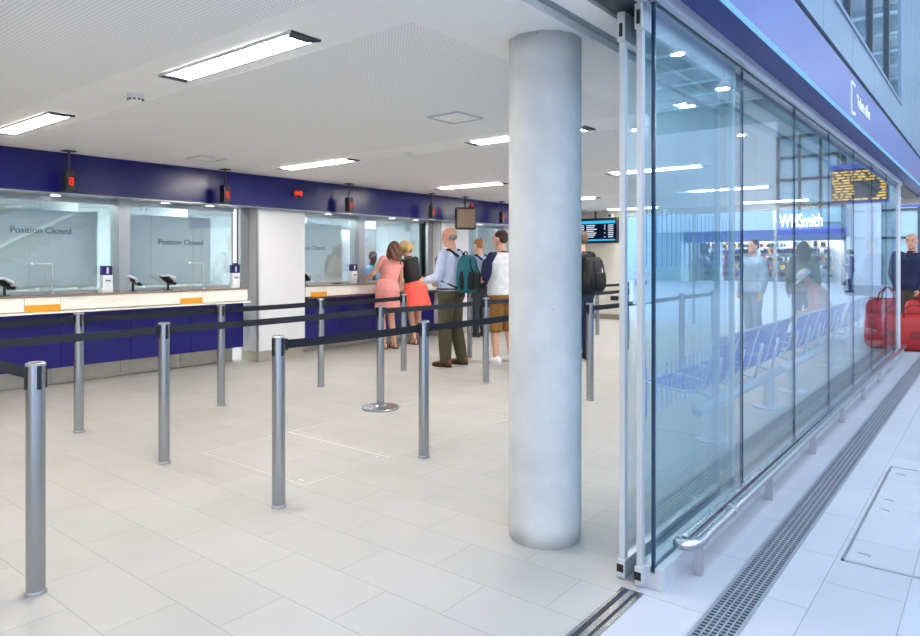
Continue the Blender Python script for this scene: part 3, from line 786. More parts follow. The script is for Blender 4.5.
# hall lamps and roof steelwork
mb = MB()
for y in range(-12, 47, 6): mb.box(-1, 17, y, y+.25, 11, 11.5)
for x in (2, 7, 12): mb.box(x, x+.2, -12, 46, 10.9, 11.1)
o = mb.obj('beam', 'esc'); o['kind'] = 'structure'
mb = MB()
for y in range(12, 46, 3): mb.box(-.95, 17, y+.05, y+2.6, 11.55, 11.7)
struct('roof', mb, 'teal')  # roof panels added to dim the bright sky mirrored in the glass wall
for k, (x, y, z) in enumerate(((5.2, 20, 7.6), (4.2, 21, 6.6), (6.3, 24, 6.9), (5.4, 27, 6.2), (7.2, 22, 5.9), (7.6, 27, 7.7))):
    t = thing('hall_lamp', 'bright round lamp high in the concourse, mirrored in the top of the glass wall', 'lamp', (x, y, z), group='high hall lamps')
    MB().lathe([(.1, .22), (.2, .0), (.19, -.02)], n=20).obj('shade', 'alu', t); MB().ball((0, 0, -.02), .15, .15, .04).obj('bulb', 'hall', t)
    MB().cyl((0, 0, .2), (0, 0, 11-z), .015).obj('cable', 'dark', t)
# escalators opposite the ticket windows
def escal(x0, lab):
    t = thing('escalator', lab, 'escalator', (x0, 4, 0), group='escalators across the concourse')
    mb = MB(); n = 30
    for k in range(n): mb.box(-.5, .5, k*.36, k*.36+.38, max(0, k*.19-.6), k*.19+.02)
    mb.obj('steps', 'esc', t)
    for sx in (-.62, .62):
        MB().prism([(0, 0), (n*.36, n*.19), (n*.36, n*.19+.75), (-.3, .75), (-.3, 0)], 'x', sx-.03, sx+.03).obj('balustrade', mat('balustrade glass', '#a8c8d6', .15, .3) if 'balustrade glass' not in bpy.data.materials else bpy.data.materials['balustrade glass'], t)
        MB().tube([(sx, -.35, .6), (sx, -.3, .8), (sx, n*.36, n*.19+.82)], .05, 8).obj('handrail', 'black', t, smooth=True)
        MB().prism([(0, -.1), (n*.36, n*.19-.1), (n*.36, n*.19), (0, 0)], 'x', sx-.07, sx+.07).obj('light_strip', 'ledw', t)
for k, x0 in enumerate((8.4, 10.2, 12.0)): escal(x0, 'steel escalator opposite the ticket windows, %s of the three' % ('nearest', 'middle', 'farthest')[k])
o = MB((16, 8, 3)).box(16.5, 16.6, 2, 9.5, 3.0, 7).obj('banner', 'banner', loc=(16, 8, 3)); tag(o, 'plain bright blue wall banner mirrored in the far left ticket window', 'banner')
t = thing('hall_fascia', 'purple overhead sign band mirrored in the second ticket window', 'sign', (9, 17.5, 2.6))
MB((9, 17.5, 2.6)).box(7.5, 14, 17.4, 17.6, 2.9, 4.0).obj('panel', 'purple', t)
MB((9, 17.5, 2.6)).box(7.5, 14, 17.36, 17.4, 2.86, 2.92).obj('light_strip', 'led', t)
MB((9, 17.5, 2.6)).box(7.6, 7.7, 17.5, 17.6, 0, 2.9).box(13.8, 13.9, 17.5, 17.6, 0, 2.9).obj('post', 'steel2', t)

# ---------------------------------------------------------------- people
def tint(key, name=None, **k):
    n = 'cloth '+key
    return bpy.data.materials[n] if n in bpy.data.materials else mat(n, key, k.pop('rough', .8), var=k.pop('var', .1), scale=k.pop('scale', 14), bump=k.pop('bump', .15), **k)
SK = {'fair': '#d9a78c', 'pink': '#cf9a80', 'dark': '#5a3a2b'}
TOR = [(.80, .150, .105, -.005), (.88, .168, .122, -.01), (.96, .160, .118, -.005), (1.04, .142, .105, 0), (1.12, .138, .102, .0), (1.22, .155, .112, 0),
       (1.32, .172, .118, 0), (1.39, .168, .105, -.005), (1.44, .125, .08, -.01), (1.48, .07, .062, -.01)]
def remesh(o, vox, it=3):
    m = o.modifiers.new('surface', 'REMESH'); m.mode = 'VOXEL'; m.voxel_size = vox; m.use_smooth_shade = True
    s_ = o.modifiers.new('soften', 'SMOOTH'); s_.factor = .5; s_.iterations = it
    return o
class Person:
    def __init__(s, label, loc, rz, h=1.75, skin='fair', lean=0, side=0, twist=0, pz=0, bulk=1., female=False, head=(0, 0), arms=None, legs=None, name='person', shoulder=1.):
        s.root = thing(name, label, 'person', loc, rz); k = h/1.75; s.root.scale = (k, k, k)
        s.skin = mat('skin '+skin, SK[skin], .55, var=.04) if 'skin '+skin not in bpy.data.materials else bpy.data.materials['skin '+skin]
        s.pz = pz; s.bulk = bulk; s.female = female; s.sh = shoulder*(.9 if female else 1)
        piv = Vector((0, 0, .93))
        s.U = Matrix.Translation(piv+Vector((0, 0, pz))) @ Euler((R(-lean), R(side), R(twist))).to_matrix().to_4x4() @ Matrix.Translation(-piv)
        nk = Vector((0, 0, 1.52))
        s.H = s.U @ Matrix.Translation(nk) @ Euler((R(-head[0]), 0, R(head[1]))).to_matrix().to_4x4() @ Matrix.Translation(-nk)
        w = .185*s.sh
        A = arms or {}
        s.arm = {}
        for sx, key in ((-1, 'L'), (1, 'R')):
            e, wr = A.get(key, ((.05, -.02, -.30), (.06, .06, -.56)))
            S = Vector((sx*w, -.005, 1.41))
            s.arm[key] = [s.U @ S, s.U @ (S+Vector((sx*e[0], e[1], e[2]))), s.U @ (S+Vector((sx*wr[0], wr[1], wr[2])))]
        Lg = legs or {}
        s.leg = {}
        for sx, key in ((-1, 'L'), (1, 'R')):
            kn, an = Lg.get(key, ((.10, .01, .49), (.10, -.02, .08)))
            s.leg[key] = [Vector((sx*.088, 0, .90+pz)), Vector((sx*kn[0], kn[1], kn[2])), Vector((sx*an[0], an[1], an[2]))]
        s.build_body()
    def tr(s, z):
        T = TOR
        for a, b in zip(T, T[1:]):
            if z <= b[0]:
                t = max(0, (z-a[0])/(b[0]-a[0])); return [a[i]+(b[i]-a[i])*t for i in (1, 2, 3)]
        return T[-1][1:]
    def torso(s, mb, z0, z1, inf=0, flare=None, n=28):
        rings = []; m = 12
        for i in range(m+1):
            z = z0+(z1-z0)*i/m; rx, ry, cy_ = s.tr(z)
            b = s.bulk if z < 1.36 else 1+(s.bulk-1)*.4
            sh = s.sh if z > 1.15 else (1.03 if s.female and z < 1.0 else (.9 if s.female else 1))
            by = b*1.08 if b > 1 and .95 < z < 1.2 else b
            rx = rx*b*sh+inf; ry = ry*by+inf
            if s.female and 1.2 < z < 1.36: ry += .018; cy_ += .012
            if flare: e = flare(z); rx += e; ry += e
            pts = []
            for k in range(n):
                a = 2*PI*k/n; ca, sa = math.cos(a), math.sin(a); p = .85
                x = rx*math.copysign(abs(ca)**p, ca); y = cy_+ry*math.copysign(abs(sa)**p, sa)
                fold = 0
                pts.append(s.U @ Vector((x, y, z)))
            rings.append(pts)
        mb.loft(rings)
    def dim(s, z, inf):
        rx, ry, cy_ = s.tr(z); b = s.bulk if z < 1.36 else 1
        by = b*1.08 if b > 1 and .95 < z < 1.2 else b
        return rx*b*(1.03 if s.female else 1)+inf, ry*by+inf, cy_
    def limb(s, mb, P, rs, upto=1., frm=0.):
        """tapered limb through joints with round joints; optional end fraction along the last bone"""
        P = [Vector(p) for p in P]; n = len(P)
        pts, rr = [], []
        for i in range(n-1):
            for k in range(6 if i < n-2 else 7):
                t = k/6; pts.append(P[i].lerp(P[i+1], t)); r = rs[i]+(rs[i+1]-rs[i])*t
                r *= 1+.10*math.sin(PI*t)*(1 if i == n-2 else .6); rr.append(r)
        m = max(2, round(len(pts)*upto)); pts, rr = pts[:m], rr[:m]
        mb.tube(pts, rr, 14)
        mb.ball(pts[0], rr[0]*1.0); 
        if upto >= 1: mb.ball(pts[-1], rr[-1])
        for i in range(1, n-1):
            if P[i] in pts: mb.ball(P[i], rs[i]*1.03)
    def hand(s, mb, key, grip=.5):
        e, w = s.arm[key][1], s.arm[key][2]; d = (w-e).normalized()
        sx = -1 if key == 'L' else 1
        inn = (s.U.to_3x3() @ Vector((-sx, 0, 0))).normalized()      # palm faces the body
        side = d.cross(inn).normalized()
        if side.dot(s.U.to_3x3() @ Vector((0, 1, 0))) < 0: side = -side   # thumb side, forwards
        inn = side.cross(d).normalized()*(1 if side.cross(d).dot(inn) > 0 else -1)
        # palm
        mb.loft([[w+d*t+side*(wd*math.cos(a))+inn*(th*math.sin(a)) for a in [k*2*PI/12 for k in range(12)]] for t, wd, th in ((-.01, .026, .021), (.02, .034, .02), (.06, .042, .019), (.09, .041, .016), (.098, .036, .012))])
        for i, (o, L_) in enumerate(((.030, .066), (.0105, .074), (-.0095, .070), (-.029, .054))):
            b = w+d*.088+side*o; bend = grip*(1+.1*i)
            d1 = (d*math.cos(bend)+inn*math.sin(bend)).normalized(); d2 = (d*math.cos(bend*2)+inn*math.sin(bend*2)).normalized(); d3 = (d*math.cos(bend*2.7)+inn*math.sin(bend*2.7)).normalized()
            p1 = b+d1*L_*.45; p2 = p1+d2*L_*.32; p3 = p2+d3*L_*.25
            mb.tube([b-d*.01, b, p1, p2, p3], [.0095, .0095, .0088, .008, .0065], 8)
        b = w+d*.03+side*.028; p1 = b+(side*.7+d*.6+inn*.3).normalized()*.035; p2 = p1+(d*.9+side*.2+inn*.35).normalized()*.032
        mb.tube([b-side*.01, b, p1, p2], [.013, .0125, .0105, .008], 8)
    def build_body(s):
        mb = MB(); b = s.bulk
        s.torso(mb, .87, 1.48, -.012)
        for k in 'LR':
            s.limb(mb, s.arm[k], [.046, .037, .026]); s.hand(mb, k, .45)
            s.limb(mb, s.leg[k], [.088, .055, .037])
            a = s.leg[k][2]; mb.tube([a+Vector((0, -.05, -.035)), a+Vector((0, .03, -.03)), a+Vector((0, .12, -.05)), a+Vector((0, .16, -.058))], [.035, .036, .03, .018], 12)
        H = s.H
        mb.tube([H @ Vector((0, -.01, 1.44)), H @ Vector((0, -.008, 1.50)), H @ Vector((0, -.002, 1.58))], [.06*b**.5, .054*b**.5, .052], 14)
        # head, chin to crown
        rows = [(1.515, .030, .030, .055), (1.53, .046, .045, .045), (1.56, .058, .070, .022), (1.60, .066, .083, .010), (1.64, .072, .091, .002), (1.68, .076, .096, -.004), (1.715, .070, .088, -.008), (1.738, .05, .064, -.010), (1.75, .022, .03, -.01)]
        mb.loft([[H @ Vector((rx*math.cos(a), cy_+ry*math.sin(a), z)) for a in [k*2*PI/24 for k in range(24)]] for z, rx, ry, cy_ in rows])
        mb.tube([H @ Vector((0, .088, 1.66)), H @ Vector((0, .104, 1.628)), H @ Vector((0, .113, 1.612)), H @ Vector((0, .09, 1.603))], [.009, .012, .015, .010], 8)
        for sx in (-1, 1): mb.ball(H @ Vector((sx*.076, -.008, 1.63)), .012, .02, .031)
        mb.tube([H @ Vector((-.024, .086, 1.572)), H @ Vector((0, .094, 1.572)), H @ Vector((.024, .086, 1.572))], [.006, .009, .006], 8)
        remesh(mb.obj('body', s.skin, s.root, True), .0085, 2)
        for sx in (-1, 1):
            MB().ball(H @ Vector((sx*.030, .079, 1.642)), .012, .010, .008, n=10).obj('eye', tint('#241a16', rough=.3, bump=0), s.root, True)
            MB().tube([H @ Vector((sx*.014, .088, 1.660)), H @ Vector((sx*.032, .087, 1.666)), H @ Vector((sx*.048, .076, 1.66))], .0045, 6).obj('eyebrow', s.hairm if hasattr(s, 'hairm') else tint('#4a3a30'), s.root, True)
        MB().tube([H @ Vector((-.022, .0905, 1.571)), H @ Vector((0, .099, 1.572)), H @ Vector((.022, .0905, 1.571))], .005, 6).obj('mouth', tint('#8f5148' if s.skin.name != 'skin dark' else '#4a2a26', bump=0), s.root, True)
    def shirt(s, col, sleeve=1., z0=.93, inf=.014, sleevecol=None, loose=.0, z1=1.455):
        mb = MB(); s.torso(mb, z0, z1, inf+loose)
        if sleevecol is None:
            for k in 'LR': s.limb(mb, s.arm[k], [.056+loose*.7, .048+loose, .034+loose*.5], sleeve)
        o = remesh(mb.obj('shirt', tint(col), s.root, True), .012)
        if sleevecol:
            for k in 'LR':
                mb = MB(); s.limb(mb, s.arm[k], [.062, .054, .036], sleeve); mb.ball(s.arm[k][0].lerp(s.U @ Vector((0, 0, 1.42)), .22), .064, .07, .062)
                remesh(mb.obj('sleeve', tint(sleevecol), s.root, True), .012)
        mb = MB(); mb.tube([s.U @ Vector((.064*math.cos(a), -.008+.062*math.sin(a), 1.468)) for a in [k*2*PI/16 for k in range(17)]], .012, 8)
        mb.obj('collar', tint(sleevecol or col), s.root, True)
        return o
    def trousers(s, col, upto=1., zt=.98, wide=.0, hem=None):
        mb = MB()
        b = s.bulk
        rings = []
        for z, f in ((.79, .86), (.84, .97), (.88, 1), (.93, 1), (zt, .98)):
            rx, ry, cy_ = s.dim(z, .018); rings.append([Vector((0, 0, s.pz))+Vector((rx*f*math.copysign(abs(math.cos(a))**.85, math.cos(a)), cy_+ry*f*math.copysign(abs(math.sin(a))**.85, math.sin(a)), z)) for a in [k*2*PI/24 for k in range(24)]])
        mb.loft(rings)
        for k in 'LR': s.limb(mb, s.leg[k], [.104*b**.5, .074+wide, .058+wide], upto)
        remesh(mb.obj('trousers' if upto > .7 else 'shorts', tint(col), s.root, True), .012, 3)
    def belt_(s, col='#3a2a20'):
        mb = MB(); rx, ry, cy_ = s.dim(.97, .024)
        mb.tube([Vector((rx*math.cos(a), cy_+ry*math.sin(a), .975+s.pz)) for a in [k*2*PI/28 for k in range(29)]], .013, 8)
        mb.obj('belt', tint(col, rough=.5), s.root, True)
    def skirt(s, col, z0, z1=1.0, flare=.12, name='skirt'):
        rings = []; n = 48
        for i in range(11):
            t = i/10; z = z1+(z0-z1)*t
            rx, ry, cy_ = s.dim(max(.86, z), .022)
            e = flare*t**1.2
            pts = []
            for k in range(n):
                a = 2*PI*k/n; w = 1+.05*t*math.sin(a*9)*(flare/.12)
                pts.append(s.U @ Vector(((rx+e)*w*math.cos(a), cy_+(ry+e)*w*math.sin(a), z)) if z > .9 else Vector(((rx+e)*w*math.cos(a), cy_+(ry+e)*w*math.sin(a), z)))
            rings.append(pts)
        MB().loft(rings).obj(name, tint(col), s.root, True)
    def shoes(s, col, sole='#3a2a22', kind='shoe'):
        for k in 'LR':
            a = s.leg[k][2]; mb = MB()
            mb.loft([[Vector((a.x+w*math.cos(t), a.y+y, max(.012, .012+hh*(.5+.5*math.sin(t))))) for t in [q*2*PI/16 for q in range(16)]] for y, w, hh in ((-.085, .02, .05), (-.07, .036, .085), (-.02, .04, .10), (.04, .042, .085), (.10, .046, .06), (.16, .042, .045), (.19, .02, .03))])
            o = mb.obj(kind, tint(col, rough=.5), s.root, True)
            mb = MB(); mb.loft([[Vector((a.x+w*math.cos(t), a.y+.05+l*math.sin(t), z)) for t in [q*2*PI/24 for q in range(24)]] for z, w, l in ((.0, .046, .142), (.016, .047, .144))])
            mb.obj('sole', tint(sole), o)
    def sandals(s, col):
        for k in 'LR':
            a = s.leg[k][2]; mb = MB(); mb.box(a.x-.042, a.x+.042, a.y-.075, a.y+.17, 0, .014, .004)
            o = mb.obj('sandal', tint(col), s.root)
            MB().tube([(a.x-.042, a.y+.08, .01), (a.x-.03, a.y+.08, .06), (a.x, a.y+.085, .075), (a.x+.03, a.y+.08, .06), (a.x+.042, a.y+.08, .01)], .009, 8).tube([(a.x-.035, a.y-.05, .01), (a.x-.03, a.y-.05, .09), (a.x, a.y+.03, .10), (a.x+.03, a.y-.05, .09), (a.x+.035, a.y-.05, .01)], .007, 8).obj('strap', tint(col), o, True)
    def hair(s, col, style='short'):
        H = s.H; mb = MB(); m = tint(col, var=.35, scale=40, bump=.5); rnd = random.Random(3)
        if style == 'balding':
            mb.ball(H @ Vector((0, -.026, 1.625)), .079, .077, .048, H.to_3x3())
        elif style == 'ring':
            for a in range(20, 341, 10):
                t = R(a-90-0); 
                if 30 < a < 330: mb.ball(H @ Vector((.075*math.sin(R(a)), .0+.088*math.cos(R(a)), 1.635)), .014, .016, .03)
        else:
            mb.ball(H @ Vector((0, -.018, 1.685)), .083, .098, .078, (H.to_3x3()))
            if style == 'short':
                mb.ball(H @ Vector((0, -.05, 1.635)), .076, .06, .06, H.to_3x3())
            if style in ('curly', 'bob', 'long', 'bun'):
                mb.ball(H @ Vector((0, -.045, 1.64)), .088, .075, .09, H.to_3x3())
            if style in ('long', 'curly'):
                n_, L_ = (26, .30) if style == 'long' else (34, .30)
                for i in range(n_):
                    a = R(50+260*i/(n_-1)); x, y = .078*math.sin(a), -.02+.082*math.cos(a)
                    p = [H @ Vector((x, y, 1.68))]; ll = L_*rnd.uniform(.8, 1.1)
                    for q in range(1, 6):
                        wv = .016*math.sin(q*1.9+i) if style == 'curly' else .004*math.sin(q+i)
                        fan = 1+(.35 if style == 'curly' else .18)*min(1, q/3)
                        p.append(H @ Vector((x*fan+wv, y*fan-.014*q/2+wv*.6, 1.68-ll*q/5)))
                    mb.tube(p, [.022, .024, .023, .021, .017, .008], 7)
            if style == 'bob':
                for i in range(30):
                    a = R(40+280*i/29); x, y = .08*math.sin(a), -.02+.085*math.cos(a); ll = rnd.uniform(.12, .17)
                    mb.tube([H @ Vector((x, y, 1.70)), H @ Vector((x*1.2, y*1.15, 1.70-ll*.4)), H @ Vector((x*1.28+rnd.uniform(-.012, .012), y*1.2, 1.70-ll*.75)), H @ Vector((x*1.15, y*1.1, 1.70-ll))], [.024, .028, .025, .010], 7)
        remesh(mb.obj('hair', m, s.root, True), .0085 if style != 'balding' else .007, 1)

def rucksack(p, col, col2, w=.30, h=.46, stripe=None):
    """worn bag, its own thing, hanging on the back of person p"""
    return None
def worn_bag(p, label, col, col2, stripe=None, w=.30, h=.46, dz=0, dx=0, name='rucksack'):
    t = thing(name, label, 'rucksack', p.root.location.copy(), p.root.rotation_euler.z); t.scale = p.root.scale
    U = p.U @ Matrix.Translation((dx, 0, dz)); yb = -.125*p.bulk-.02
    def P(x, y, z): return U @ Vector((x, y, z))
    mb = MB(); rings = []
    for z, f, g in ((.93, .82, .7), (.96, .98, .95), (1.05, 1.04, 1.05), (1.18, 1.02, 1.05), (1.28, .95, .95), (1.36, .8, .75), (1.40, .55, .45)):
        rings.append([P(w/2*f*math.copysign(abs(math.cos(a))**.6, math.cos(a)), yb-.085+.09*g*math.copysign(abs(math.sin(a))**.6, math.sin(a)), z) for a in [k*2*PI/24 for k in range(24)]])
    mb.loft(rings); mb.obj('bag_body', tint(col, scale=9, var=.15), t, True)
    mb = MB(); rings = []
    for z, f, g in ((.97, .6, .5), (1.0, .8, .9), (1.1, .82, 1), (1.17, .74, .9), (1.2, .5, .4)):
        rings.append([P(w/2*f*math.copysign(abs(math.cos(a))**.6, math.cos(a)), yb-.17+.045*g*math.copysign(abs(math.sin(a))**.6, math.sin(a)), z) for a in [k*2*PI/20 for k in range(20)]])
    mb.loft(rings); mb.obj('front_pocket', tint(col2, scale=9), t, True)
    for sx in (-1, 1):
        mb = MB(); mb.tube([P(sx*w*.47, yb-.1, .98), P(sx*w*.52, yb-.1, 1.1), P(sx*w*.5, yb-.1, 1.2)], [.028, .036, .02], 10); mb.obj('side_pocket', tint(col2), t, True)
        mb = MB(); mb.tube([P(sx*.09, yb-.01, 1.38), P(sx*.115, -.05, 1.462), P(sx*.125, .05, 1.45), P(sx*.14, .125, 1.35), P(sx*.16, .12, 1.2), P(sx*.178, .03, 1.08), P(sx*.15, yb-.03, .99)], [.018, .022, .022, .018, .014, .012, .012], 8)
        mb.obj('shoulder_strap', tint(col2), t, True)
    MB().tube([P(-.04, yb-.06, 1.39), P(-.03, yb-.06, 1.44), P(.03, yb-.06, 1.44), P(.04, yb-.06, 1.39)], .009, 8).obj('top_handle', tint(col2), t, True)
    for sx in (-1, 1):
        MB().tube([P(sx*.075, yb-.175, .97), P(sx*.08, yb-.222, 1.02), P(sx*.08, yb-.222, 1.17), P(sx*.075, yb-.178, 1.25), P(sx*.07, yb-.165, 1.33), P(sx*.05, yb-.1, 1.4)], .008, 6).obj('webbing', tint('#0d1014'), t, True)
    if stripe:
        MB().tube([P(.02, yb-.19, 1.0), P(.09, yb-.19, 1.08), P(.06, yb-.185, 1.18), P(.08, yb-.17, 1.27)], .010, 8).obj('stripe', tint(stripe), t, True)
    return t

# man with the teal rucksack, waiting
p = Person('bald man in light blue shirt and olive trousers waiting in the queue', (-5.70, 6.97, 0), R(98), 1.83, 'pink', bulk=1.12, head=(8, 6),
           arms={'L': ((.06, .05, -.29), (-.0, .27, -.33)), 'R': ((.05, .04, -.29), (.0, .25, -.36))},
           legs={'L': ((.11, .02, .49), (.13, .0, .08)), 'R': ((.12, .0, .49), (.16, -.07, .08))})
p.shirt('#b9c3dd', .97, .95, loose=.012); p.trousers('#433e28', 1, .99, .012); p.belt_(); p.shoes('#6b3d24'); p.hair('#8b8580', 'balding')
worn_bag(p, 'teal and black rucksack on the back of the bald man', '#14606b', '#14191f', None, .34, dx=.0)
# woman in pink dress
A_ = {'L': ((.08, .10, -.27), (.04, .34, -.26)), 'R': ((.10, .05, -.27), (.08, .14, -.52))}
p = Person('woman with long curly brown hair in a sleeveless pink dress leaning on the counter', (-7.58, 7.68, 0), R(76), 1.74, 'pink', lean=11, side=17, female=True, bulk=1.05, head=(5, 0), arms=A_,
           legs={'L': ((.09, .02, .49), (.07, -.02, .08)), 'R': ((.08, .02, .49), (.10, -.05, .08))})
p.shirt('#d98d8a', .16, .90, inf=.012); p.skirt('#d98d8a', .62, 1.06, .02, 'dress_skirt'); p.sandals('#2a2320'); p.hair('#5b3a2b', 'curly')
# woman in black top
A_ = {'L': ((.09, .12, -.25), (.05, .33, -.22)), 'R': ((.06, .16, -.24), (.0, .38, -.22))}
p = Person('blonde woman in a black sleeveless top and coral skirt leaning beside the woman in pink', (-7.68, 8.44, 0), R(88), 1.74, 'fair', lean=12, side=-7, female=True, bulk=1.06, head=(8, 10), arms=A_,
           legs={'L': ((.09, .0, .49), (.10, -.08, .08)), 'R': ((.09, .02, .49), (.10, .0, .08))})
p.shirt('#17171b', .14, .98, inf=.012); p.skirt('#ee5b4f', .62, 1.04, .10); p.sandals('#20202a'); p.hair('#b3925f', 'bob')
# clerk
A_ = {'L': ((.09, .12, -.26), (-.02, .33, -.22)), 'R': ((.09, .12, -.26), (-.02, .33, -.22))}
p = Person('clerk in a light blue shirt and dark tie seated behind the open window', (-8.98, 8.66, 0), R(-112), 1.56, 'dark', lean=10, head=(12, 0), arms=A_)
p.shirt('#8fc0e6', .95, .95, loose=.01); p.trousers('#23262e'); p.shoes('#15151a', '#101014'); p.hair('#1b1716', 'short')
MB().loft([[p.U @ Vector((x, y, z)) for x, y in ((-w_, yy), (w_, yy), (w_, yy+.01), (-w_, yy+.01))] for z, w_, yy in ((1.44, .016, .072), (1.41, .014, .118), (1.3, .03, .145), (1.05, .035, .14), (1.0, .005, .135))]).obj('tie', tint('#1c2340'), p.root)
# man in shorts
A_ = {'L': ((.06, .06, -.28), (.02, .27, -.35)), 'R': ((.05, .07, -.28), (.0, .27, -.36))}
p = Person('man in a white T-shirt with navy sleeves and ochre shorts holding a snack', (-5.30, 7.58, 0), R(83), 1.80, 'fair', bulk=1.16, arms=A_, head=(3, 10), lean=2,
           legs={'L': ((.11, .02, .49), (.12, .0, .08)), 'R': ((.12, .0, .49), (.14, -.05, .08))})
p.shirt('#eeeef0', .52, .90, loose=.014, sleevecol='#1b2350'); p.trousers('#8f642a', .60, .99, .022); p.shoes('#eeeeee', '#dddddd', 'trainer'); p.hair('#4a3222', 'short')
w_ = p.arm['L'][2]; t = thing('snack', 'small wrapped snack in the hand of the man in shorts', 'snack', p.root.location.copy(), R(83)); t.scale = p.root.scale
q = w_+Vector((.045, .08, -.02)); MB().ball(q, .028, .04, .03).obj('wrapper', 'paper', t, True); MB().ball(q+Vector((0, .03, .015)), .022, .022, .02).obj('filling', tint('#c99b52'), t, True)
# man farther at the counter
p = Person('man in a blue shirt at the far counter, half hidden behind the rucksack', (-7.45, 9.93, 0), R(85), 1.78, 'fair', head=(10, -10),
           arms={'L': ((.06, .12, -.27), (.0, .3, -.3)), 'R': ((.06, .12, -.27), (.0, .3, -.3))})
p.shirt('#8d9fc6', .95, .93); p.trousers('#272b38'); p.shoes('#30241e'); p.hair('#a8794e', 'short')
worn_bag(p, 'black and white patterned rucksack on the man at the far counter', '#1c2230', '#0f1218', '#e8e8ea', .3)
# man in black right of the column
p = Person('man in a black jacket and jeans waiting just right of the concrete column', (-4.6, 8.52, 0), R(72), 1.80, 'pink', head=(5, -4), bulk=1.05,
           arms={'L': ((.05, .04, -.29), (.02, .2, -.42)), 'R': ((.05, .04, -.29), (.02, .2, -.42))})
p.shirt('#1d1e23', 1, .88, loose=.016); p.trousers('#27344f', 1, .98, .008); p.shoes('#17171a', '#101012'); p.hair('#6a5444', 'short')
worn_bag(p, 'black rucksack with a white curved stripe, worn by the man right of the column', '#26262a', '#1b1b1f', '#f0f0f0', .32, dz=.0)
# seated man in white cap
p = Person('man in a white cap and peach top sitting on the bench looking at his phone', (-1.98, 11.3, 0), R(112), 1.70, 'fair', pz=-.40, lean=24, head=(18, 10),
           arms={'L': ((.05, .10, -.26), (-.08, .30, -.26)), 'R': ((.05, .10, -.26), (-.08, .30, -.26))},
           legs={'L': ((.11, .43, .52), (.12, .40, .08)), 'R': ((.11, .43, .52), (.12, .36, .08))})
p.shirt('#d79d86', .6, .92, loose=.012); p.trousers('#8e4a5c', .62, .98, .012); p.shoes('#e8e8ea', '#cfcfcf', 'trainer'); p.hair('#4a3a30', 'short')
cap = thing('cap', 'white baseball cap on the seated man', 'cap', p.root.location.copy(), R(112)); cap.scale = p.root.scale
H = p.H; mb = MB(); mb.loft([[H @ Vector((rx*math.cos(a), -.012+rx*1.18*math.sin(a), z)) for a in [k*2*PI/24 for k in range(24)]] for z, rx in ((1.675, .093), (1.70, .095), (1.74, .086), (1.77, .06), (1.783, .02))]); mb.obj('crown', tint('#f2f2f4'), cap, True)
MB().loft([[H @ Vector((.085*math.cos(a), .06+L_*math.sin(a), z)) for a in [k*PI/12 for k in range(13)]] for z, L_ in ((1.672, .12), (1.682, .12))]).obj('peak', tint('#e6e6ea'), cap, True)
ph = thing('phone', 'dark phone in the hands of the seated man', 'phone', p.root.location.copy(), R(112)); ph.scale = p.root.scale
v = (p.arm['L'][2]+p.arm['R'][2])/2+Vector((0, .10, .04)); MB().box(v.x-.036, v.x+.036, v.y-.004, v.y+.004, v.z-.07, v.z+.07, .002).obj('case', 'black', ph)
MB().box(v.x-.032, v.x+.032, v.y-.006, v.y-.004, v.z-.062, v.z+.062).obj('screen', 'scrw', ph)
# woman with long hair in a brown coat
p = Person('woman with long hair in a khaki coat standing behind the benches', (-2.7, 13.1, 0), R(20), 1.72, 'fair', female=True, head=(8, 0))
p.shirt('#8f8468', 1, .86, loose=.03); p.trousers('#3a3a40', 1, .98); p.shoes('#2a2422'); p.hair('#6d5442', 'long'); 
# pale blue figure
p = Person('person in a pale blue jacket standing in the hall, seen through the second pane', (-3.3, 12.2, 0), R(150), 1.74, 'fair')
p.shirt('#9fb3cc', 1, .86, loose=.025); p.trousers('#8593a6', 1, .98); p.shoes('#3a3f48', '#22252a'); p.hair('#4c4642', 'short')
# woman far out in the concourse
p = Person('distant person in dark blue clothes and hood looking at a phone in the concourse', (2.75, 33.5, 0), R(-105), 1.85, 'fair', head=(20, 0), arms={'L': ((.05, .05, -.28), (-.02, .28, -.26)), 'R': ((.05, .05, -.28), (-.02, .28, -.26))})
p.shirt('#1d2a55', 1, .85, loose=.02); p.trousers('#1f2b57', 1, .98); p.shoes('#17171f'); p.hair('#1a1a28', 'bob')
# man with the red bag
A_ = {'L': ((.06, .02, -.29), (.02, .12, -.53)), 'R': ((.06, .02, -.29), (.03, .12, -.54))}
p = Person('bald man in a navy jacket standing behind the red holdall at the right edge', (-1.13, 13.4, 0), R(150), 1.83, 'pink', bulk=1.12, head=(4, 20), arms=A_)
p.shirt('#161f45', 1, .86, loose=.02); p.trousers('#4b4640', 1, .98, .012); p.shoes('#22202a', '#15151a'); p.hair('#8a7f78', 'balding')
p = Person('added figure in a blue coat with a grey bag, standing in for the reflection of the man with the red bag', (-1.72, 13.9, 0), R(120), 1.78, 'fair', arms=A_, head=(15, 0))  # solid figure added in place of the navy-jacketed man's reflection in the glass
p.shirt('#24408a', 1, .80, loose=.025); p.trousers('#22304f', 1, .98); p.shoes('#1c1c22'); p.hair('#2a2a35', 'short')
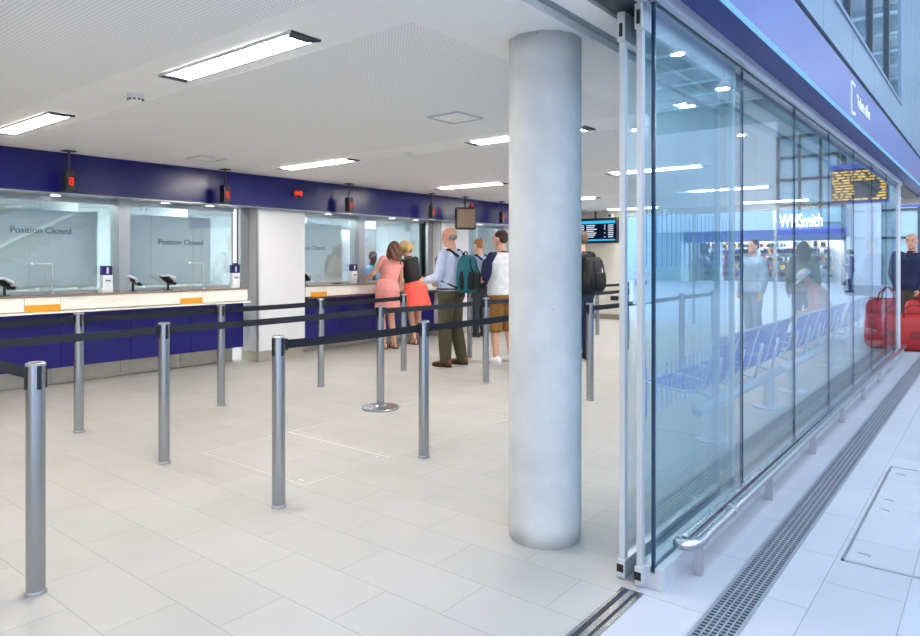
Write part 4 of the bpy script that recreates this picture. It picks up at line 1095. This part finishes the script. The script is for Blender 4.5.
# bags
def holdall(label, loc, rz, L_, w, h, col, colp, name='holdall'):
    t = thing(name, label, 'bag', loc, rz)
    mb = MB(); rings = []
    for x, f in ((-.5, .72), (-.47, .9), (-.38, 1), (-.15, 1.0), (.15, 1.0), (.38, 1), (.47, .9), (.5, .72)):
        rings.append([(x*L_, w/2*f*math.copysign(abs(math.cos(a))**.7, math.cos(a)), h*.46+h*.46*f*math.copysign(abs(math.sin(a))**.65, math.sin(a))*(1.0-.0*x)) for a in [k*2*PI/24 for k in range(24)]])
    b = mb.loft(rings).obj('bag_body', col, t, True); bv = b.modifiers.new('soft', 'SUBSURF'); bv.levels = 1; bv.render_levels = 2
    for sx in (-1, 1):
        MB().tube([(sx*.3*L_, w/2*math.cos(a)*1.01, h*.46+h*.465*math.sin(a)) for a in [k*2*PI/24 for k in range(25)]], .012, 8).obj('webbing', colp, t, True)
        MB().tube([(-.2*L_, sx*w*.36, h*.82), (-.17*L_, sx*w*.2, h*1.02), (-.05*L_, sx*w*.05, h*1.14), (.05*L_, sx*w*.05, h*1.14), (.17*L_, sx*w*.2, h*1.02), (.2*L_, sx*w*.36, h*.82)], .012, 8).obj('handle', colp, t, True)
    MB().tube([(-.44*L_, 0, h*.925), (.44*L_, 0, h*.925)], .008, 6).obj('zip', colp, t, True)
    MB().box(-.1*L_, .1*L_, -w/2-.006, -w/2+.01, h*.3, h*.5, .003).obj('badge', colp, t)
    return t
holdall('big red holdall standing on the floor at the right edge of the picture', (-1.02, 12.5, 0), R(12), .80, .36, .62, 'redbag', 'redd')
holdall('taller red holdall behind the first, with its handles up', (-.88, 12.96, .0), R(14), .62, .3, .84, 'redbag', 'redd')
holdall('grey green shoulder bag hanging beside the added figure in the blue coat', (-1.93, 13.55, .78), R(35), .42, .2, .3, mat('grey green canvas', '#46565c', .8, var=.15), 'black')
t = thing('round_stand', 'low white rounded stand behind the red holdall, seen through the last pane', 'stand', (-1.72, 12.6, 0))
MB().cyl((0, 0, 0), (0, 0, .22), .05).obj('foot', 'steel2', t); MB().lathe([(.02, .2), (.2, .22), (.21, .26), (.18, .29), (.0, .3)][:4]).obj('top', 'offw', t, True)

# ---------------------------------------------------------------- light
W = bpy.data.worlds.new('sky'); SC.world = W; W.use_nodes = True; T = W.node_tree; T.nodes.clear()
wo = T.nodes.new('ShaderNodeOutputWorld'); bg = T.nodes.new('ShaderNodeBackground'); tc = T.nodes.new('ShaderNodeTexCoord')
sp = T.nodes.new('ShaderNodeSeparateXYZ'); rp = T.nodes.new('ShaderNodeValToRGB')
T.links.new(tc.outputs['Generated'], sp.inputs[0]); T.links.new(sp.outputs['Z'], rp.inputs[0])
rp.color_ramp.elements[0].color = lin('#cbd4e2')+(1,); rp.color_ramp.elements[1].color = lin('#aec0de')+(1,)
T.links.new(rp.outputs[0], bg.inputs[0]); bg.inputs[1].default_value = 1.5; T.links.new(bg.outputs[0], wo.inputs[0])

SC.view_settings.view_transform = 'Standard'; SC.view_settings.look = 'None'; SC.view_settings.gamma = 1; SC.view_settings.exposure = 1.75
SC.view_settings.use_curve_mapping = False
SC.cycles.use_denoising = True; SC.cycles.transparent_max_bounces = 32; SC.cycles.max_bounces = 10
SC.cycles.diffuse_bounces = 5; SC.cycles.glossy_bounces = 6; SC.cycles.sample_clamp_indirect = 8; SC.cycles.caustics_reflective = False; SC.cycles.caustics_refractive = False
